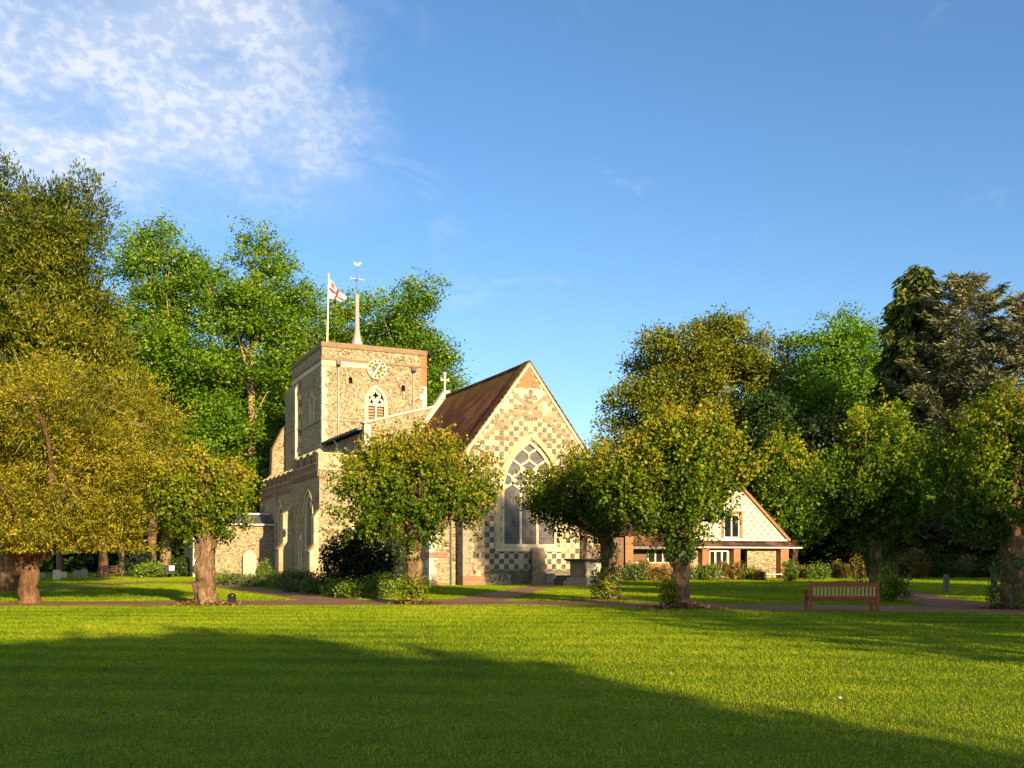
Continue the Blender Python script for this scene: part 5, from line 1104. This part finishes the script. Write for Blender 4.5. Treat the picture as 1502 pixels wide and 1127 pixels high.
# ------------------------------------------------------------------ shrubs, beds and border plants
def shrub(name, px, py, w, h, mt, label, n=260, leaf=.1, per=11, cat='shrub', group=None, d=None, seed=1, up=.5, tb=.5, flowers=None, twig=.3, wide=.65, narrow=False, xy=None):
    x, y = xy if xy else gat(px, py); t = tag(empty(name, (x, y, 0)), label, cat, group); random.seed(seed); a = w/2; d = (d or w)/2
    bl = [(0, 0, h*.5, a, d, h*.5), (-a*.45, 0, h*.4, a*.6, d*.6, h*.42), (a*.45, 0, h*.38, a*.6, d*.6, h*.4), (0, -d*.2, h*.7, a*.6, d*.6, h*.32)]
    mb = MB()
    for k in range(7):
        an = k*2.4; mb.tube(bent((.05*math.cos(an), .05*math.sin(an), 0), (a*.7*math.cos(an), d*.7*math.sin(an), h*random.uniform(.5, .9)), 4, .15), [.018, .015, .012, .009, .005], 5, False)
    mb.build('stem', M['twig'], t, recalc=False)
    foliage('foliage', bl, n, per, twig, leaf, M[mt], t, up=up, droop=.2, inner=.25, rough=.3, seed=seed, tintbase=tb, wide=wide, narrow=narrow, zmin=.01, spread=.05)
    if flowers:
        P, o = blob_points(bl, flowers[1], .95, .25, seed); P[:, 2] = np.maximum(P[:, 2], .05)
        leaf_object('flower', P+o*.05, o+rng.normal(size=P.shape)*.6, flowers[2], flowers[2], rng.random(len(P)), M[flowers[0]], t)
    return t
shrub('holly_bush', 528, 871, 3.4, 2.75, 'lf_dark', 'large dark evergreen bush left of the chancel, behind the wide crowned lime', 1300, .11, 11, d=2.4, seed=61, tb=.35, up=.3)
shrub('flowering_shrub', 556, 878, 1.6, .85, 'lf_plant', 'low shrub flecked with white flowers before the dark evergreen bush', 330, .08, 10, flowers=('lf_white', 70, .05), seed=62)
GB = 'plants in the border along the aisle wall'
bed = [(333, 858, 1.6, .7, 'lf_plant'), (352, 859, 1.4, .6, 'lf_grey'), (375, 861, 1.5, .55, 'lf_grey'), (392, 861, 1.7, .9, 'lf_plant'), (412, 864, 1.6, .75, 'lf_plant'), (432, 866, 1.6, .9, 'lf_ivy'), (447, 866, 1.5, .95, 'lf_ivy'), (434, 869, 1.3, .5, 'lf_grey'), (462, 871, 1.4, .6, 'lf_plant'), (478, 872, 1.5, .75, 'lf_ivy'), (497, 875, 1.4, .6, 'lf_plant'), (515, 878, 1.3, .55, 'lf_plant')]
names_ = ['leafy green clump at the vestry end of the border', 'silvery low clump second along the border from the vestry', 'grey leaved cushion plant spilling over the path below the memorial', 'tall green clump by the first aisle buttress', 'rounded green clump midway along the border', 'dark glossy clump below the aisle doorway', 'dark glossy clump by the brick footing of the corner buttress', 'silver grey edging plant below the dark clumps', 'mid green clump just past the corner buttress', 'dark glossy clump left of the big evergreen bush', 'low green clump under the big evergreen bush', 'low green edging clump nearest the path junction']
for i, (b, lb) in enumerate(zip(bed, names_)): shrub('border_plant', b[0], b[1], b[2], b[3], b[4], lb, 190, .085, 9, 'plant', GB, seed=70+i)
shrub('hydrangea', 390, 853, .8, 1.5, 'lf_plant', 'slim plant with pink flowers against the shaded vestry corner', 90, .09, 8, 'plant', flowers=('lf_pink', 26, .12), seed=90)
GR = 'roses and shrubs in the bed before the hall'
rose = [(925, 851, 1.6, 1.15, 'lf_ivy', 'dark green bush against the low brick wall'), (945, 850, 1.1, 1.3, 'lf_red', 'upright bronze rose before the low brick wall'), (968, 850, 1.5, 1.0, 'lf_red', 'bronze leaved bush beside the tall limes trunk'), (1025, 849.5, 1.7, .95, 'lf_plant', 'yellow green bush right of the litter ringed lime'), (1043, 849.5, 1.7, 1.05, 'lf_plant', 'green bush under the pale flint panel'), (1061, 849, 1.8, 1.3, 'lf_red', 'largest bronze rose, before the french door'), (1080, 849, 1.6, 1.2, 'lf_red', 'bronze rose right of the largest one'), (1098, 849, 1.5, .8, 'lf_plant', 'low bush at the foot of the middle brick pier'), (1113, 849.5, .8, .6, 'lf_red', 'small pinkish plant before the flint panel'), (1159, 851, .95, 1.35, 'lf_plant', 'upright green plant at the hall corner'), (1178, 850, 1.2, .9, 'lf_red', 'bronze plant just right of the hall corner'), (1199, 851, 1.9, 1.05, 'lf_plant', 'wide yellow green bush lit by the sun right of the hall'), (1226, 849, .8, 1.2, 'lf_red', 'thin upright rose above the left half of the bench'), (1240, 849, 1.2, 1.0, 'lf_red', 'bronze rose above the middle of the bench'), (1258, 850, 1.0, 1.6, 'lf_red', 'tallest rose, left of the ivy clad slim trunk'), (1303, 848.5, 1.3, 1.2, 'lf_plant', 'lit green bush right of the ivy clad slim trunk'), (1319, 848, 1.0, 1.1, 'lf_red', 'bronze plant left of the round copper bush')]
for i, b in enumerate(rose): shrub('rose_bush', b[0], b[1]+(2.2 if b[0] < 1170 else 0), b[2], b[3], b[4], b[5], 170, .11, 9, 'shrub', GR, seed=100+i, up=.8, flowers=('lf_pink', 10, .1) if i % 3 == 1 else None)
shrub('copper_bush', 1341, 848.5, 2.1, 2.1, 'lf_red', 'big round copper leaved bush at the end of the bed', 600, .13, 11, seed=131, tb=.35, flowers=('lf_white', 8, .1))
shrub('lily_clump', 1306, 884, 1.1, .75, 'lf_plant', 'clump of long leaves with cream flowers right of the bench', 160, .3, 7, 'plant', seed=132, wide=.14, narrow=True, up=1.2, flowers=('lf_white', 42, .08))
for i, (px, py, w, h, mt, lb) in enumerate([(1388, 848.5, 1.9, 1.3, 'lf_mid', 'green bush behind the timber post'), (1420, 848, 1.6, 1.6, 'lf_grey', 'spiky grey plant before the clipped hedge'), (1440, 848, 1.8, 1.4, 'lf_mid', 'dark green bush left of the thick ivy clad lime'), (1466, 848, 2.2, 1.6, 'lf_mid', 'dark bush behind the thick ivy clad lime')]):
    shrub('border_shrub', px, py, w, h, mt, lb, 230, .15, 10, 'shrub', 'shrubs before the clipped hedge', seed=140+i)
for i, (px, py, w, h, mt, lb) in enumerate([(218, 848, 2.6, 1.1, 'lf_plant', 'bright leafy clump behind the notice sign'), (238, 847, 1.6, .7, 'lf_bright', 'low fresh green clump left of the notice sign'), (12, 852, 2.4, 1.0, 'lf_mid', 'dark clump left of the golden yew trunk'), (268, 846, 2.2, 1.6, 'lf_mid', 'dark bush left of the vestry corner'), (205, 845, 3.2, 2.6, 'lf_dark', 'tall dark bush in the shade behind the churchyard')]):
    shrub('churchyard_shrub', px, py, w, h, mt, lb, 260, .16, 10, 'shrub', 'shrubs in the churchyard on the left', seed=150+i)
# clipped hedge
x0, y0 = gat(1362, 847.3); hd = tag(empty('clipped_hedge', (x0, y0, 0), R(3)), 'long clipped hedge with a flat top behind the right hand lawn', 'hedge')
n = 9000; face = rng.random(n); P = np.stack([9.5*rng.random(n), 1.1*rng.random(n), 1.62*rng.random(n)], 1)
P[face < .5, 1] = .05*rng.normal(size=(face < .5).sum()); P[(face >= .5) & (face < .8), 2] = 1.6+.03*rng.normal(size=((face >= .5) & (face < .8)).sum())
leaf_object('foliage', P, rng.normal(size=(n, 3)), .12+.06*rng.random(n), .08, .4+.2*rng.normal(size=n), M['lf_mid'], hd)
mb = MB(); mb.box(.05, 9.45, .1, 1.05, 0, 1.5); mb.build('branches', M['dark'], hd)  # solid near-black core stands in for the shade inside the hedge
# dark trunks under the trees on the left
for i, (px, py, r_, h_, lb) in enumerate([(151, 848, .36, 7, 'thick brown tree trunk beside the orange seat'), (222, 844, .42, 8, 'grey brown tree trunk in the deep shade left of the burred lime'), (87, 841, .3, 8, 'dim tree trunk behind the square pale headstone'), (178, 841, .28, 8, 'dim slim trunk behind the orange seat')]):
    x, y = gat(px, py); t = tag(empty('shaded_tree', (x, y, 0)), lb, 'tree', 'trees in the shade of the churchyard'); mb = MB(); mb.tube([(0, 0, 0), (.05, 0, .5), (0, .05, 2), (.15, 0, 4), (.1, .1, h_)], [r_*1.5, r_, r_*.85, r_*.8, r_*.4], 12, True, .18, i); mb.build('trunk', M['bark_red' if i == 0 else 'bark'], t, smooth=True)
    foliage('crown', [(0, 0, h_+.5, 3.6, 3.2, 2.6), (1.6, 0, h_-1, 2.4, 2.4, 1.8), (-1.8, 0, h_-.6, 2.4, 2.4, 1.9)], 900, 12, .9, .26, M['lf_mid'], t, inner=.3, seed=170+i, spread=.15, tintbase=.5)

# ------------------------------------------------------------------ grass
def lawn():
    N0 = 1500000; ymin, ymax = 6.5, 75.0
    # density falls with distance as the blades grow wider apart: many short blades near, coarser tufts far
    uq = rng.random(N0); a = .5; Y = (ymin**a+(ymax**a-ymin**a)*uq)**(1/a)
    X = (rng.random(N0)*2-1)*(.60*Y+7.0)
    k = ~on_path(X, Y)
    rel = np.stack([X-CO.x, Y-CO.y], 1); lx = rel@np.array([ex.x, ex.y]); ly = rel@np.array([ey.x, ey.y])
    k &= ~((ly > -.2) & (lx > -4.3) & (lx < 4.2)) & ~((ly > 12.5) & (lx < 4) & (lx > -9.5)) & ~((ly > 6) & (lx > 4)) & ~((ly > -.0) & (ly < 6) & (lx > 9.5) & (lx < 14.4) & (ly > 5))
    X = X[k]; Y = Y[k]; n = len(X); s_ = np.maximum(1.0, Y/9.0)
    lump = np.array([noise.noise(Vector((x*.9, y*.9, 0)))+.6*noise.noise(Vector((x*3.1, y*3.1, 4))) for x, y in zip(X, Y)])
    H = (.014+.013*rng.random(n))*(1+.25*lump)*s_**.45; Wd = .0038*s_**.95*(.7+.6*rng.random(n))
    az = rng.random(n)*6.283; ln = .45+.75*rng.random(n)
    dx, dy = np.cos(az), np.sin(az); bx_, by_ = -dy, dx
    v = np.empty((n, 3, 3)); Z = np.zeros(n)
    v[:, 0] = np.stack([X-bx_*Wd, Y-by_*Wd, Z], 1); v[:, 1] = np.stack([X+bx_*Wd, Y+by_*Wd, Z], 1)
    v[:, 2] = np.stack([X+dx*H*ln, Y+dy*H*ln, H], 1)
    me = bpy.data.meshes.new('grass'); me.vertices.add(3*n); me.vertices.foreach_set('co', v.reshape(-1).astype(np.float32))
    me.loops.add(3*n); me.loops.foreach_set('vertex_index', np.arange(3*n, dtype=np.int32)); me.polygons.add(n); me.polygons.foreach_set('loop_start', np.arange(0, 3*n, 3, dtype=np.int32)); me.update(calc_edges=True)
    stripe = .10*np.clip(2.5*np.sin((Y+.12*X)*2*math.pi/1.5), -1, 1)
    patch = np.array([noise.noise(Vector((x*.22+9, y*.16, 2))) for x, y in zip(X, Y)])
    tint = .45+.2*lump+.36*patch+stripe+rng.normal(size=n)*.12; tint[rng.random(n) < .03] = .97
    at_ = me.attributes.new('tint', 'FLOAT', 'FACE'); at_.data.foreach_set('value', np.clip(tint, 0, 1).astype(np.float32)); me.materials.append(M['grass'])
    o = bpy.data.objects.new('grass', me); COL.objects.link(o); tag(o, 'closely mown green lawn', 'grass', kind='stuff')
lawn()

k = 420; Y = 6.5+22*rng.random(k)**1.4; X = (rng.random(k)*2-1)*(.55*Y)
o = leaf_object('fallen_leaves', np.stack([X, Y, .02+.012*rng.random(k)], 1), rng.normal(size=(k, 3))*np.array([1, 1, .15]), .03+.035*rng.random(k), .03, rng.random(k), M['litter'], None); tag(o, 'scattered small brown fallen leaves on the lawn', 'leaves', kind='stuff')
